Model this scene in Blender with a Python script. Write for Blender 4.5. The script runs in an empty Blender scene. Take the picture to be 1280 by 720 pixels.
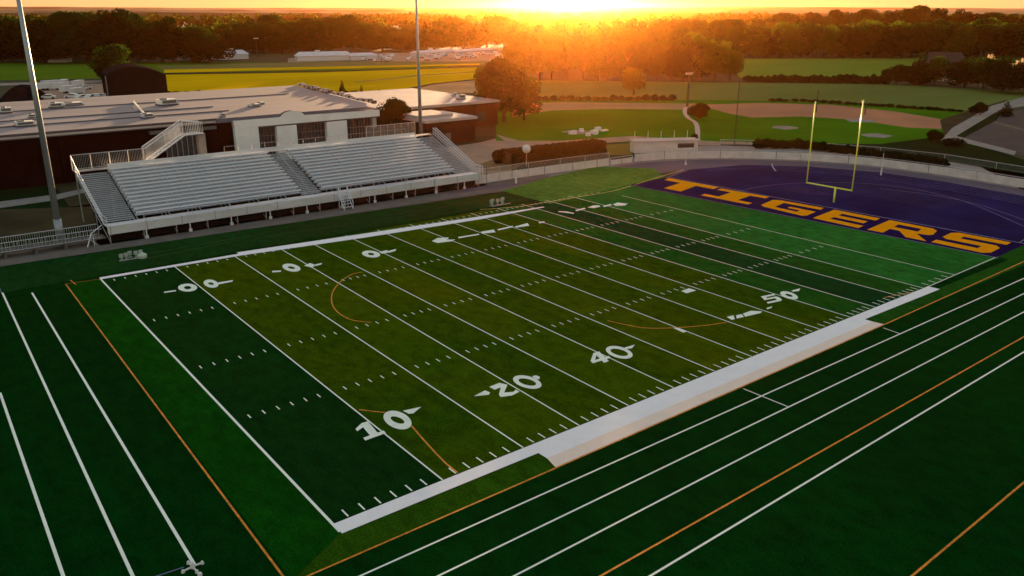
import bpy, bmesh, math, random
from math import radians as R, sin, cos, pi, atan2, sqrt, hypot
from mathutils import Vector, Matrix, noise
random.seed(7)
sc = bpy.context.scene
COL = sc.collection

# ------------------------------------------------------------------ camera, world frame
# X runs along the near sideline of the pitch, Y across it, origin at the near goal corner (metres)
CAM = Vector((-16.195, -35.639, 25.8))
FPX = 1048.0
PIT = math.atan(350 / 1048.0)
YAW = atan2(0.78298545, 0.62204002)
FW = Vector((cos(YAW), sin(YAW))); RT = Vector((sin(YAW), -cos(YAW)))

def ray(x, y):
    u = (x - 640) / FPX; v = (360 - y) / FPX
    h = cos(PIT) + v * sin(PIT)
    d = FW * h + RT * u
    return Vector((d.x, d.y, -sin(PIT) + v * cos(PIT)))
def P(x, y, z=0.0):                       # surveyed point at height z
    d = ray(x, y); t = (z - CAM.z) / d.z
    return Vector((CAM.x + d.x * t, CAM.y + d.y * t, z))
def PY(x, y, Y):                          # surveyed point in the upright plane Y = const
    d = ray(x, y); t = (Y - CAM.y) / d.y
    return CAM + d * t
def PD(x, y, dist):
    d = ray(x, y); d = d / hypot(d.x, d.y)
    return CAM + d * dist

cam = bpy.data.cameras.new('camera'); co = bpy.data.objects.new('camera', cam); COL.objects.link(co)
co.location = CAM
co.rotation_euler = (pi / 2 - PIT, 0, YAW - pi / 2)
cam.sensor_width = 36; cam.lens = 36 * FPX / 1280
cam.clip_start = 0.5; cam.clip_end = 40000
sc.camera = co

# ------------------------------------------------------------------ light
SUN_EL, SUN_AZ = R(2.6), YAW - math.atan(0.0716 / 1.07)
w = bpy.data.worlds.new('World'); sc.world = w; w.use_nodes = True
nt = w.node_tree; nt.nodes.clear()
o_ = nt.nodes.new('ShaderNodeOutputWorld'); bg = nt.nodes.new('ShaderNodeBackground')
sky = nt.nodes.new('ShaderNodeTexSky'); sky.sky_type = 'NISHITA'; sky.sun_disc = False
sky.sun_elevation = SUN_EL; sky.sun_rotation = pi / 2 - SUN_AZ
sky.altitude = 100; sky.air_density = 1.0; sky.dust_density = 1.5; sky.ozone_density = 1.4
bg.inputs[1].default_value = 0.15
# the evening sky: Nishita, with its brightest horizon held back, above a peach dusk band
NN, NL = nt.nodes.new, nt.links.new
def vm(op, a, b):
    n = NN('ShaderNodeVectorMath'); n.operation = op
    for i, q in enumerate((a, b)):
        if isinstance(q, tuple): n.inputs[i].default_value = q
        else: NL(q, n.inputs[i])
    return n.outputs[0]
tint = vm('MULTIPLY', sky.outputs[0], (1.0, 1.0, 1.05))
comp = vm('DIVIDE', tint, vm('ADD', vm('DIVIDE', tint, (2.6, 1.5, 0.9)), (1, 1, 1)))
tcw = NN('ShaderNodeTexCoord'); sx = NN('ShaderNodeSeparateXYZ'); NL(tcw.outputs['Generated'], sx.inputs[0])
mrw = NN('ShaderNodeMapRange'); mrw.interpolation_type = 'SMOOTHSTEP'; NL(sx.outputs['Z'], mrw.inputs[0])
mrw.inputs[1].default_value = 0.0; mrw.inputs[2].default_value = 0.10; mrw.inputs[3].default_value = 0.8; mrw.inputs[4].default_value = 0.0
mixw = NN('ShaderNodeMix'); mixw.data_type = 'RGBA'
dt = NN('ShaderNodeVectorMath'); dt.operation = 'DOT_PRODUCT'; NL(tcw.outputs['Generated'], dt.inputs[0]); dt.inputs[1].default_value = (cos(SUN_AZ), sin(SUN_AZ), 0)
md = NN('ShaderNodeMapRange'); NL(dt.outputs['Value'], md.inputs[0]); md.inputs[1].default_value = -0.3; md.inputs[2].default_value = 0.8; md.inputs[3].default_value = 0.15; md.inputs[4].default_value = 1.0
ml = NN('ShaderNodeMath'); ml.operation = 'MULTIPLY'; NL(mrw.outputs[0], ml.inputs[0]); NL(md.outputs[0], ml.inputs[1]); NL(ml.outputs[0], mixw.inputs['Factor'])
NL(comp, mixw.inputs[6]); mixw.inputs[7].default_value = (0.98, 0.56, 0.29, 1)
NL(mixw.outputs[2], bg.inputs[0]); NL(bg.outputs[0], o_.inputs[0])
sl = bpy.data.lights.new('sun', 'SUN'); sl.energy = 4.0; sl.angle = R(0.6); sl.color = (1.0, 0.62, 0.30)
so = bpy.data.objects.new('sun', sl); COL.objects.link(so)
sd = Vector((cos(SUN_AZ) * cos(SUN_EL), sin(SUN_AZ) * cos(SUN_EL), sin(SUN_EL)))
so.rotation_euler = sd.to_track_quat('Z', 'Y').to_euler()
so.location = CAM + sd * 200
sc.view_settings.view_transform = 'Standard'; sc.view_settings.look = 'None'
sc.view_settings.exposure = 2.8; sc.view_settings.gamma = 1
sc.render.engine = 'CYCLES'
sc.cycles.use_denoising = True
sc.cycles.max_bounces = 6; sc.cycles.volume_bounces = 1; sc.cycles.transparent_max_bounces = 8
sc.cycles.sample_clamp_indirect = 6

# ------------------------------------------------------------------ materials
MATS = {}
def mat(name, c, rough=0.8, metal=0.0, nscale=0.0, namt=0.25, spec=0.1, c2=None, bump=0.0, bscale=8.0, stretch=None, sheen=0.0, trans=None, fine=0.0):
    if name in MATS: return MATS[name]
    m = bpy.data.materials.new(name); m.use_nodes = True
    t = m.node_tree; b = t.nodes['Principled BSDF']; L = t.links.new
    b.inputs['Base Color'].default_value = (*c, 1); b.inputs['Roughness'].default_value = rough
    b.inputs['Metallic'].default_value = metal; b.inputs['Specular IOR Level'].default_value = spec
    if sheen:
        b.inputs['Sheen Weight'].default_value = sheen; b.inputs['Sheen Roughness'].default_value = 0.5
        b.inputs['Sheen Tint'].default_value = (*[min(1, x * 12) for x in c], 1)
    tc = t.nodes.new('ShaderNodeTexCoord'); mp = t.nodes.new('ShaderNodeMapping')
    L(tc.outputs['Object'], mp.inputs[0])
    if stretch: mp.inputs['Scale'].default_value = stretch
    if nscale:
        n = t.nodes.new('ShaderNodeTexNoise'); n.inputs['Scale'].default_value = nscale; n.inputs['Detail'].default_value = 6
        n.inputs['Roughness'].default_value = 0.62
        L(mp.outputs[0], n.inputs[0])
        r = t.nodes.new('ShaderNodeValToRGB'); L(n.outputs[0], r.inputs[0])
        cc = c2 or tuple(x * (1 - namt) for x in c)
        ca = c if c2 else tuple(min(1, x * (1 + namt)) for x in c)
        r.color_ramp.elements[0].position = 0.32; r.color_ramp.elements[1].position = 0.68
        r.color_ramp.elements[0].color = (*cc, 1); r.color_ramp.elements[1].color = (*ca, 1)
        out = r.outputs[0]
        if fine:
            n2 = t.nodes.new('ShaderNodeTexNoise'); n2.inputs['Scale'].default_value = fine; n2.inputs['Detail'].default_value = 3
            L(tc.outputs['Object'], n2.inputs[0])
            mr = t.nodes.new('ShaderNodeMapRange'); mr.inputs[1].default_value = .3; mr.inputs[2].default_value = .7
            mr.inputs[3].default_value = .55; mr.inputs[4].default_value = 1.45; L(n2.outputs[0], mr.inputs[0])
            mx = t.nodes.new('ShaderNodeVectorMath'); mx.operation = 'SCALE'
            L(out, mx.inputs[0]); L(mr.outputs[0], mx.inputs['Scale']); out = mx.outputs[0]
            n4 = t.nodes.new('ShaderNodeTexNoise'); n4.inputs['Scale'].default_value = fine * .11; n4.inputs['Detail'].default_value = 8
            n4.inputs['Roughness'].default_value = .75; L(mp.outputs[0], n4.inputs[0])
            m4 = t.nodes.new('ShaderNodeMapRange'); m4.inputs[1].default_value = .35; m4.inputs[2].default_value = .65
            m4.inputs[3].default_value = .66; m4.inputs[4].default_value = 1.34; L(n4.outputs[0], m4.inputs[0])
            x4 = t.nodes.new('ShaderNodeVectorMath'); x4.operation = 'SCALE'
            L(out, x4.inputs[0]); L(m4.outputs[0], x4.inputs['Scale']); out = x4.outputs[0]
        L(out, b.inputs['Base Color'])
    if bump:
        n3 = t.nodes.new('ShaderNodeTexNoise'); n3.inputs['Scale'].default_value = bscale; n3.inputs['Detail'].default_value = 4
        L(mp.outputs[0], n3.inputs[0])
        bp = t.nodes.new('ShaderNodeBump'); bp.inputs['Strength'].default_value = bump; bp.inputs['Distance'].default_value = 0.05
        L(n3.outputs[0], bp.inputs['Height']); L(bp.outputs[0], b.inputs['Normal'])
    if trans:
        tr = t.nodes.new('ShaderNodeBsdfTranslucent'); tr.inputs[0].default_value = (*trans, 1)
        ms = t.nodes.new('ShaderNodeMixShader'); ms.inputs[0].default_value = 0.45
        L(b.outputs[0], ms.inputs[1]); L(tr.outputs[0], ms.inputs[2])
        L(ms.outputs[0], t.nodes['Material Output'].inputs[0])
    MATS[name] = m
    return m

def turf(name, c, c2=None, ns=0.09):
    return mat(name, c, rough=1.0, nscale=ns, namt=0.22, spec=0.0, c2=c2, bump=0.25, bscale=14, fine=9.0, stretch=(1, .55, 1))
T_OUT = turf('turf_outer', (0.0014, 0.0330, 0.0040), (0.0010, 0.0240, 0.0034), .03)
T_DARK = turf('turf_dark', (0.0060, 0.0420, 0.0048), (0.0024, 0.0240, 0.0050), .05)
T_APR = turf('turf_apron', (0.0035, 0.052, 0.0030))
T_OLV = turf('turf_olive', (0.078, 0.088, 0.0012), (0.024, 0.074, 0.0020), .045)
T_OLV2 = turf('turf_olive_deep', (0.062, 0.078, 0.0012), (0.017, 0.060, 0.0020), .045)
T_GRN = turf('turf_green', (0.020, 0.095, 0.008), (0.010, 0.062, 0.008), .04)
T_FAR = turf('turf_bright', (0.020, 0.130, 0.020))  # grazing glow on the far end is put into this turf colour
T_FARD = turf('turf_deep_band', (0.006, 0.042, 0.010))
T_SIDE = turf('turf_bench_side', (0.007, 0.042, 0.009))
WHITE = mat('white_paint', (0.84, 0.86, 0.79), 0.8, nscale=1.5, namt=0.07, spec=0.05)
LAV = mat('white_band_paint', (0.90, 0.84, 0.90), 0.8, nscale=0.9, namt=0.04, spec=0.05)
PEACH = mat('peach_band_paint', (0.90, 0.70, 0.62), 0.8, nscale=0.9, namt=0.04, spec=0.05)
ORANGE = mat('orange_paint', (0.62, 0.22, 0.02), 0.7, nscale=2, namt=0.15, spec=0.2, fine=14)
GOLD = mat('gold_paint', (0.92, 0.36, 0.006), 0.8, nscale=1.2, c2=(0.85, 0.26, 0.004), spec=0)
GOLDE = mat('pale_gold_paint', (0.85, 0.62, 0.25), 0.7, nscale=1.2, namt=0.1, spec=0.2)
PURP = mat('purple_paint', (0.018, 0.008, 0.060), 0.7, nscale=0.25, namt=0.2, spec=0.0)
DZONE = mat('purple_track', (0.026, 0.021, 0.100), 0.55, nscale=0.12, c2=(0.015, 0.010, 0.048), spec=0.0)
TRACKV = mat('track_rubber', (0.115, 0.085, 0.115), 0.8, nscale=0.15, namt=0.15, spec=0.1)
LANE = mat('lane_paint', (0.16, 0.15, 0.30), 0.6, nscale=.8, namt=0.3)
CONC = mat('concrete', (0.24, 0.21, 0.20), 0.85, nscale=0.5, namt=0.18, bump=.2)
CONCD = mat('concrete_dark', (0.12, 0.11, 0.105), 0.85, nscale=0.5, namt=0.25)
ASPH = mat('asphalt', (0.045, 0.038, 0.042), 0.85, nscale=0.2, namt=0.2)
ALU = mat('aluminium', (0.70, 0.72, 0.80), 0.42, metal=0.55, nscale=1.2, namt=0.12, stretch=(.2, 3, 1))
ALUD = mat('aluminium_tread', (0.20, 0.21, 0.24), 0.5, metal=0.5, nscale=1.0, namt=0.15)
GALV = mat('galvanised', (0.42, 0.43, 0.46), 0.4, metal=0.6, nscale=2, namt=0.15)
DARKST = mat('dark_steel', (0.03, 0.03, 0.035), 0.6)
BRICK = mat('brick', (0.018, 0.005, 0.004), 0.95, nscale=0.8, namt=0.3, spec=0)
BRICK2 = mat('brick_brown', (0.055, 0.018, 0.012), 0.95, nscale=0.6, namt=0.25, spec=0)
ROOFM = mat('roof_membrane', (0.125, 0.115, 0.155), 0.6, nscale=0.06, namt=0.28, stretch=(.35, 1.6, 1), spec=.4)
ROOF2 = mat('roof_pale', (0.46, 0.38, 0.37), 0.6, nscale=0.1, namt=0.15)
ROOFDK = mat('roof_seam', (0.10, 0.08, 0.09), 0.7)
PLAST = mat('white_render', (0.82, 0.80, 0.82), 0.75, nscale=0.4, namt=0.06)
GLASS = mat('dark_glass', (0.05, 0.045, 0.05), 0.25, nscale=0.5, namt=0.4, spec=.5)
MULL = mat('mullion', (0.14, 0.12, 0.12), 0.5)
YEL = mat('yellow_enamel', (0.80, 0.84, 0.10), 0.35, spec=.5)
CANOLA = mat('canola_field', (0.80, 0.48, 0.004), 0.9, nscale=0.03, c2=(0.55, 0.32, 0.006), stretch=(.4, 1, 1), spec=0.0)
GRA = mat('meadow_green', (0.10, 0.17, 0.012), 0.9, nscale=0.02, c2=(0.07, 0.13, 0.010), stretch=(.3, 1, 1), spec=0.0)
GRB = mat('meadow_pale', (0.15, 0.22, 0.03), 0.9, nscale=0.02, namt=0.15, stretch=(.3, 1, 1), spec=0.0)
GRC = mat('meadow_grey', (0.13, 0.17, 0.045), 0.9, nscale=0.015, namt=0.2, stretch=(.3, 1, 1), spec=0.0)
GRD = mat('lawn_bright', (0.050, 0.150, 0.006), 0.9, nscale=0.04, namt=0.2, spec=0.0)
GRE = mat('lawn_dark', (0.010, 0.022, 0.007), 0.9, nscale=0.1, namt=0.3, spec=0.0)
OCH = mat('dry_grass', (0.20, 0.15, 0.035), 0.9, nscale=0.05, namt=0.25, spec=0.0)
OLVD = mat('worn_ground', (0.055, 0.045, 0.025), 0.9, nscale=0.1, namt=0.3, spec=0.0)
INF = mat('infield_clay', (0.42, 0.19, 0.11), 0.9, nscale=0.05, namt=0.12, spec=0.0)
SAND = mat('sandy_path', (0.36, 0.24, 0.18), 0.9, nscale=0.2, namt=0.15, spec=0.0)
GROUND = mat('country_ground', (0.035, 0.042, 0.014), 0.95, nscale=0.012, c2=(0.020, 0.028, 0.010), spec=.1)
HILLM = mat('hill_woodland', (0.035, 0.045, 0.018), 0.95, nscale=0.01, c2=(0.02, 0.03, 0.012), spec=.05)
LEAF = mat('leaf_dark', (0.012, 0.024, 0.006), 0.7, nscale=0.25, c2=(0.005, 0.011, 0.003), spec=.0, trans=(0.005, 0.018, 0.002))
LEAF2 = mat('leaf_mid', (0.022, 0.048, 0.008), 0.7, nscale=0.25, c2=(0.008, 0.020, 0.004), spec=.0, trans=(0.025, 0.060, 0.006))
LEAF3 = mat('leaf_yellow', (0.065, 0.082, 0.012), 0.7, nscale=0.25, c2=(0.03, 0.042, 0.008), spec=.0, trans=(0.11, 0.17, 0.012))
BARK = mat('bark', (0.07, 0.05, 0.035), 0.9, nscale=2, namt=.3)
WOODK = mat('dark_timber', (0.012, 0.008, 0.009), 0.95, nscale=1.0, namt=.3, spec=0)
VEHW = mat('vehicle_white', (0.60, 0.59, 0.60), 0.3, spec=.5)
VEHG = mat('vehicle_grey', (0.25, 0.26, 0.29), 0.3, spec=.5)
VEHB = mat('vehicle_blue', (0.05, 0.09, 0.25), 0.3, spec=.5)
TYRE = mat('tyre', (0.02, 0.02, 0.02), 0.8)
MESHP = mat('windscreen_panel', (0.60, 0.53, 0.52), 0.8, nscale=0.7, namt=0.1)
BLOSS = mat('blossom', (0.55, 0.42, 0.30), 0.7, trans=(0.5, 0.36, 0.22))

# ------------------------------------------------------------------ mesh helpers
class MB:
    def __init__(s): s.v = []; s.f = []; s.m = []
    def face(s, pts, mi=0):
        n = len(s.v); s.v += [tuple(p) for p in pts]; s.f.append(tuple(range(n, n + len(pts)))); s.m.append(mi)
    def box(s, x0, y0, z0, x1, y1, z1, mi=0, M=None):
        c = [(x0,y0,z0),(x1,y0,z0),(x1,y1,z0),(x0,y1,z0),(x0,y0,z1),(x1,y0,z1),(x1,y1,z1),(x0,y1,z1)]
        if M is not None: c = [tuple(M @ Vector(q)) for q in c]
        n = len(s.v); s.v += c
        for q in ((0,3,2,1),(4,5,6,7),(0,1,5,4),(1,2,6,5),(2,3,7,6),(3,0,4,7)):
            s.f.append(tuple(n + k for k in q)); s.m.append(mi)
    def tube(s, a, b, r0, r1=None, n=8, mi=0):
        a = Vector(a); b = Vector(b); r1 = r0 if r1 is None else r1
        d = (b - a).normalized(); q = d.to_track_quat('Z', 'Y'); k = len(s.v)
        for (c, r) in ((a, r0), (b, r1)):
            for i in range(n):
                s.v.append(tuple(c + q @ Vector((r * cos(2*pi*i/n), r * sin(2*pi*i/n), 0))))
        for i in range(n):
            j = (i + 1) % n; s.f.append((k+i, k+j, k+n+j, k+n+i)); s.m.append(mi)
        s.f.append(tuple(k + n + i for i in range(n))); s.m.append(mi)
        s.f.append(tuple(k + n - 1 - i for i in range(n))); s.m.append(mi)
    def prism(s, poly, z0, z1, mi=0):
        n = len(poly); a = sum(poly[i][0]*poly[(i+1)%n][1]-poly[(i+1)%n][0]*poly[i][1] for i in range(n))
        if a < 0: poly = poly[::-1]
        s.face([(p[0], p[1], z1) for p in poly], mi); s.face([(p[0], p[1], z0) for p in poly[::-1]], mi)
        for i in range(n):
            p, q = poly[i], poly[(i+1) % n]; s.face([(p[0],p[1],z0),(q[0],q[1],z0),(q[0],q[1],z1),(p[0],p[1],z1)], mi)
    def build(s, name, mats, parent=None, smooth=False, loc=None):
        me = bpy.data.meshes.new(name)
        v = s.v
        if loc is not None: v = [(p[0]-loc[0], p[1]-loc[1], p[2]-loc[2]) for p in v]
        me.from_pydata(v, [], s.f)
        for m in (mats if isinstance(mats, (list, tuple)) else [mats]): me.materials.append(m)
        me.polygons.foreach_set('material_index', s.m)
        if smooth: me.polygons.foreach_set('use_smooth', [True] * len(s.f))
        me.update()
        o = bpy.data.objects.new(name, me); COL.objects.link(o)
        if loc is not None: o.location = loc
        if parent is not None:
            o.parent = parent
            if loc is None: o.matrix_parent_inverse = parent_inv(parent)
        return o
def parent_inv(p):                        # a part's own mesh sits in world coordinates, so a sub-part needs no offset
    if p.parent: return Matrix.Identity(4)
    return Matrix.LocRotScale(p.location, p.rotation_euler, p.scale).inverted()
def tag(o, label=None, cat=None, group=None, kind=None):
    if label: o['label'] = label
    if cat: o['category'] = cat
    if group: o['group'] = group
    if kind: o['kind'] = kind
    return o
def empty(name, loc, label, cat, group=None, rz=0):
    o = bpy.data.objects.new(name, None); COL.objects.link(o); o.location = loc; o.rotation_euler = (0, 0, rz)
    o.empty_display_size = .5
    return tag(o, label, cat, group)
def copy_tree(root, loc, rz=0, scale=None, label=None, group=None):
    r = root.copy(); COL.objects.link(r); r.location = loc; r.rotation_euler = (0, 0, rz)
    if scale is not None: r.scale = scale if hasattr(scale, '__len__') else (scale,)*3
    if label: r['label'] = label
    if group: r['group'] = group
    for ch in list(root.children):
        c = ch.copy(); COL.objects.link(c); c.parent = r
        for g in ch.children:
            d = g.copy(); COL.objects.link(d); d.parent = c
    return r

# ------------------------------------------------------------------ ground sheets (kind = structure)
def sheet(name, pts, m, z, px=True):
    q = [P(x, y, z) for x, y in pts] if px else [Vector((x, y, z)) for x, y in pts]
    bm = bmesh.new(); vs = [bm.verts.new(p) for p in q]; f = bm.faces.new(vs)
    f.normal_update()
    if f.normal.z < 0: f.normal_flip()
    bmesh.ops.triangulate(bm, faces=bm.faces[:])
    me = bpy.data.meshes.new(name); bm.to_mesh(me); bm.free(); me.materials.append(m)
    o = bpy.data.objects.new(name, me); COL.objects.link(o); return tag(o, kind='structure')

g = MB()
for rr in range(1):
    S = 6600
    g.face([(-S, -S, -0.03), (S, -S, -0.03), (S, S, -0.03), (-S, S, -0.03)])
tag(g.build('ground', GROUND), kind='structure')

# far rolling hills: long low ridges with a wooded, uneven crest
def hill(dist, y_top, depth, seed, amp):
    mb = MB(); N = 150; rows = []
    for j, (fr, hh) in enumerate(((0, 0), (.18, .55), (.38, .9), (.5, 1), (.8, .75), (1, 0))):
        row = []
        for i in range(N + 1):
            a = YAW + R(58) - R(116) * i / N
            d = dist + depth * fr
            top = 25.8 + (10 - y_top) * dist / FPX
            nz = noise.noise(Vector((i * .05 + seed, 0, 0))) * amp + noise.noise(Vector((i * .35, seed, 2))) * amp * .25 * (fr > .3)
            row.append((CAM.x + cos(a) * d, CAM.y + sin(a) * d, max(-1, (top + nz) * hh - (1 if hh == 0 else 0))))
        rows.append(row)
    for j in range(5):
        for i in range(N):
            mb.face([rows[j][i], rows[j+1][i], rows[j+1][i+1], rows[j][i+1]])
    tag(mb.build('hill', HILLM, smooth=True), kind='structure')
hill(1900, 15, 500, 1.3, 6)
hill(3000, 11.5, 900, 5.1, 7)
hill(4500, 9.3, 1200, 9.7, 9)

# ------------------------------------------------------------------ pitch
W_ = 52.9
NX = [0, 7.0, 13.0, 17.7, 22.3, 26.9, 31.5, 36.0, 40.6, 45.4, 50.1, 54.3, 59.0, 63.1, 69.8, 79.7]
FX = [1.3, 8.5, 14.9, 20.1, 23.9, 28.6, 32.9, 37.5, 42.3, 47.0, 51.5, 55.7, 60.0, 64.4, 70.6, 77.2]
sheet('turf_field', [(-60, -70), (140, -70), (140, 30), (121.5, 14.5), (95, 8), (81, 3), (86, 53.5), (78, 62), (59, 61.2), (20, 63), (-60, 65.5)], T_OUT, 0.0, px=False)
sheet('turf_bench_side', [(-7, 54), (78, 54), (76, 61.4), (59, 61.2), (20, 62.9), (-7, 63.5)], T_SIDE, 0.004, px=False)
sheet('turf_goal_apron', [(-3.6, -3), (0, -1), (0, 0), (1.3, W_), (-1.8, W_ + .3)], T_APR, 0.004, px=False)
sheet('turf_sideline_apron', [(-3.6, -3.2), (13.3, -3.2), (13.3, -1), (-.02, -1), (-3.6, -3.0)], turf('turf_apron_olive', (0.022, 0.066, 0.003)), 0.004, px=False)
sheet('turf_corner_apron', [(50.5, -1.0), (80, -1.0), (80, 0.2), (140, 6), (140, 2), (96, -2.9), (50.5, -2.7)], T_GRN, 0.004, px=False)
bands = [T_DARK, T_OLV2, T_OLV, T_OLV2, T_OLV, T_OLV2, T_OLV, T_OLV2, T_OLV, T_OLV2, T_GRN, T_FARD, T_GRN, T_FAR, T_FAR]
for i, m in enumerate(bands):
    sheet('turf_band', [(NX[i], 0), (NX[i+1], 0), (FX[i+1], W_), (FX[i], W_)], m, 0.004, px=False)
sheet('turf_far_corner', [(59, 50.5), (77.2, W_), (86, 53.5), (90.5, 60), (84, 67.5), (70, 64.8), (59, 61.3)], turf('turf_painted_sun', (0.085, 0.19, 0.030)), 0.008, px=False)  # sunlit look of this corner is painted into the turf colour

def line(name, a, b, wd, m, z=0.012):
    a = Vector(a[:2]); b = Vector(b[:2]); d = (b - a).normalized(); n = Vector((-d.y, d.x)) * wd / 2
    mb = MB(); mb.face([(*(a - n), z), (*(b - n), z), (*(b + n), z), (*(a + n), z)])
    return tag(mb.build(name, m), kind='structure')
def curve(name, pts, wd, m, z=0.014, close=False, sub=6):
    p = [Vector(q[:2]) for q in pts]; q = []
    for i in range(len(p) - 1):
        p0, p1, p2, p3 = p[max(0, i-1)], p[i], p[i+1], p[min(len(p)-1, i+2)]
        for k in range(sub):
            t = k / sub
            q.append(.5 * ((2*p1) + (-p0+p2)*t + (2*p0-5*p1+4*p2-p3)*t*t + (-p0+3*p1-3*p2+p3)*t**3))
    q.append(p[-1])
    mb = MB(); L = []
    for i, c in enumerate(q):
        d = (q[min(i+1, len(q)-1)] - q[max(i-1, 0)]).normalized(); n = Vector((-d.y, d.x)) * wd / 2
        L.append((c - n, c + n))
    for i in range(len(L) - 1):
        mb.face([(*L[i][0], z), (*L[i+1][0], z), (*L[i+1][1], z), (*L[i][1], z)])
    return tag(mb.build(name, m), kind='structure')

line('goal_line', (0, -.9), (1.3, W_), 0.17, WHITE)
for i in range(1, 14):
    line('yard_line', (NX[i], 0), (FX[i], W_ - .2), 0.11, WHITE)
curve('yard_line', [(69.8, 0), (70.2, 26), (70.6, 48)], 0.1, WHITE, 0.012)
line('end_zone_line', (79.7, 0), (77.2, W_), 0.14, LANE, 0.02)
# sidelines
def bandpoly(name, pts, m, z): return sheet(name, pts, m, z, px=False)
bandpoly('sideline_band', [(0.1, -.05), (0.0, -1.1), (13.3, -1.1), (13.3, -1.902), (50.6, -1.802), (50.6, -1.1), (64, -1.2), (64, -.05)], LAV, 0.016)
bandpoly('sideline_outer_band', [tuple(P(695, 585).xy), (13.3, -1.9), (50.6, -1.8), tuple(P(1105, 405.5).xy)], PEACH, 0.016)
bandpoly('sideline_band', [(1.3, W_ - .3), (1.3, W_ + .45), (15.6, W_ + .1), (15.6, W_ + .75), (46, W_ - 2.3), (57, W_ - 3.2), (57, W_ - 3.6), (46, W_ - 3.7), (30, W_ - 2.5), (15.6, W_ - .75)], LAV, 0.016)
line('sideline', (64, -.1), (79.9, .3), 0.1, WHITE)
line('sideline', (79.7, 0.2), (96, 2.2), 0.12, LANE)
curve('sideline', [P(*q) for q in ((600, 262), (650, 258), (700, 250), (760, 240), (790, 232), (815, 224), (855, 212))], 0.12, GOLDE, 0.013)
for a, b, wd, m in [((455,718),(1280,348),.12,WHITE), ((548,720),(1280,367),.12,WHITE), ((643,720),(1280,390),.12,WHITE), ((813,720),(1280,440),.13,WHITE),
                    ((751,720),(1280,421),.12,ORANGE), ((1140,720),(1280,603),.12,ORANGE)]:
    A = P(*a); B = P(*b); d = (B - A).normalized()
    line('boundary_line', A - d * 12, B + d * 30, wd, m)
for a, b in (((929,486),(986,509)), ((1104,410),(1124,417))): line('restraining_tick', P(*a), P(*b), .1, WHITE, .016)
A = P(385, 720); B = P(695, 585); d = (B - A).normalized()
line('boundary_line', A - d * 5, B, .12, ORANGE)
line('boundary_line', P(695, 585), P(1105, 406), .12, ORANGE, .02)
line('boundary_line', P(1105, 406), P(1280, 334) + Vector((20, 1.2, 0)), .12, ORANGE)
line('boundary_line', P(1105, 372), P(1166, 361), .1, ORANGE)
A = P(82, 355); B = P(352, 718); line('boundary_line', A, B + (B - A).normalized() * 3, .12, ORANGE)
for a, b, wd, e in (((40,366),(243,706),.17,0), ((3,366),(165,718),.17,6), ((0,491),(79,720),.17,6)):
    A = P(*a); B = P(*b); line('boundary_line', A, B + (B - A).normalized() * e, wd, WHITE)
A = P(2,366); line('boundary_line', P(-4, 352), A, .1, LANE)
line('boundary_line', P(230, 709), P(185, 724), .07, LANE)
line('boundary_line', P(88, 350), P(95, 356), .1, ORANGE); line('boundary_line', P(82, 355), P(125, 349), .06, ORANGE, .016)
# faint old lines in the bench side turf
for a, b in (((150,330),(300,300)), ((180,318),(330,292)), ((330,296),(520,268)), ((480,270),(640,246)), ((600,258),(700,240))):
    line('faint_line', P(*a), P(*b), .10, mat('faded_paint', (0.03, 0.075, 0.035), .8), .013)
for k, (xa, xb) in enumerate(((69.8, 79.0),)):
    pass
# ticks and hash marks
def ticks(Y, ln, name, far=False):
    mb = MB()
    for i in range(14):
        a, b = NX[i], NX[i+1]; fa, fb = FX[i], FX[i+1]; n = 7 if i == 0 else (6 if i == 1 else 5)
        for k in range(1, n):
            t = k / n; s = Y / W_
            x = (a + (b - a) * t) * (1 - s) + (fa + (fb - fa) * t) * s
            dx = (1.3 * ln / W_)
            mb.face([(x - .05, Y, .012), (x + .05, Y, .012), (x + dx + .05, Y + ln, .012), (x + dx - .05, Y + ln, .012)])
    tag(mb.build(name, WHITE), kind='structure')
ticks(0.1, .75, 'sideline_tick_row'); ticks(W_ - 1.6, .6, 'sideline_tick_row')
ticks(14.3, .6, 'hash_mark_row'); ticks(24.4, .6, 'hash_mark_row'); ticks(37.0, .6, 'hash_mark_row')

def glyph(name, polys, sx, ox, oy, m=WHITE, z=0.018):
    bm = bmesh.new()
    for k, pl in enumerate(polys):
        vs = [bm.verts.new(P(ox + x / sx, oy + y / sx, z)) for x, y in pl]
        f = bm.faces.new(vs); f.normal_update()
        if f.normal.z < 0: f.normal_flip()
    bmesh.ops.triangulate(bm, faces=bm.faces[:])
    me = bpy.data.meshes.new(name); bm.to_mesh(me); bm.free(); me.materials.append(m)
    o = bpy.data.objects.new(name, me); COL.objects.link(o); return tag(o, kind='structure')
def ring(cx, cy, rx, ry, ix, iy, rot=12, n=28):
    c, s = cos(R(rot)), sin(R(rot)); out = []
    def pt(a, x, y): return (cx + x*cos(a)*c - y*sin(a)*s, cy + x*cos(a)*s + y*sin(a)*c)
    return [[pt(2*pi*i/n, rx, ry), pt(2*pi*(i+1)/n, rx, ry), pt(2*pi*(i+1)/n, ix, iy), pt(2*pi*i/n, ix, iy)] for i in range(n)]
N = 'painted_number'
glyph(N, ring(692, 315, 165, 95, 82, 32, 20) + [[(750,210),(960,165),(870,240),(820,245)]], 9, 420, 490)
glyph(N, [[(65,455),(140,415),(175,430),(165,445)], [(168,392),(235,365),(290,378),(268,430),(330,425),(345,410),(370,425),(320,450),(245,460),(232,445),(245,395),(205,412)]], 5.333, 580, 410)
glyph(N, ring(422, 360, 98, 40, 60, 20, 14) + [[(455,320),(480,315),(505,325),(502,342),(470,340)]], 5.333, 580, 410)
glyph(N, ring(1035, 162, 92, 38, 60, 20, 14) + [[(1070,130),(1140,110),(1120,135),(1080,140)]], 5.333, 580, 410)
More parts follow.
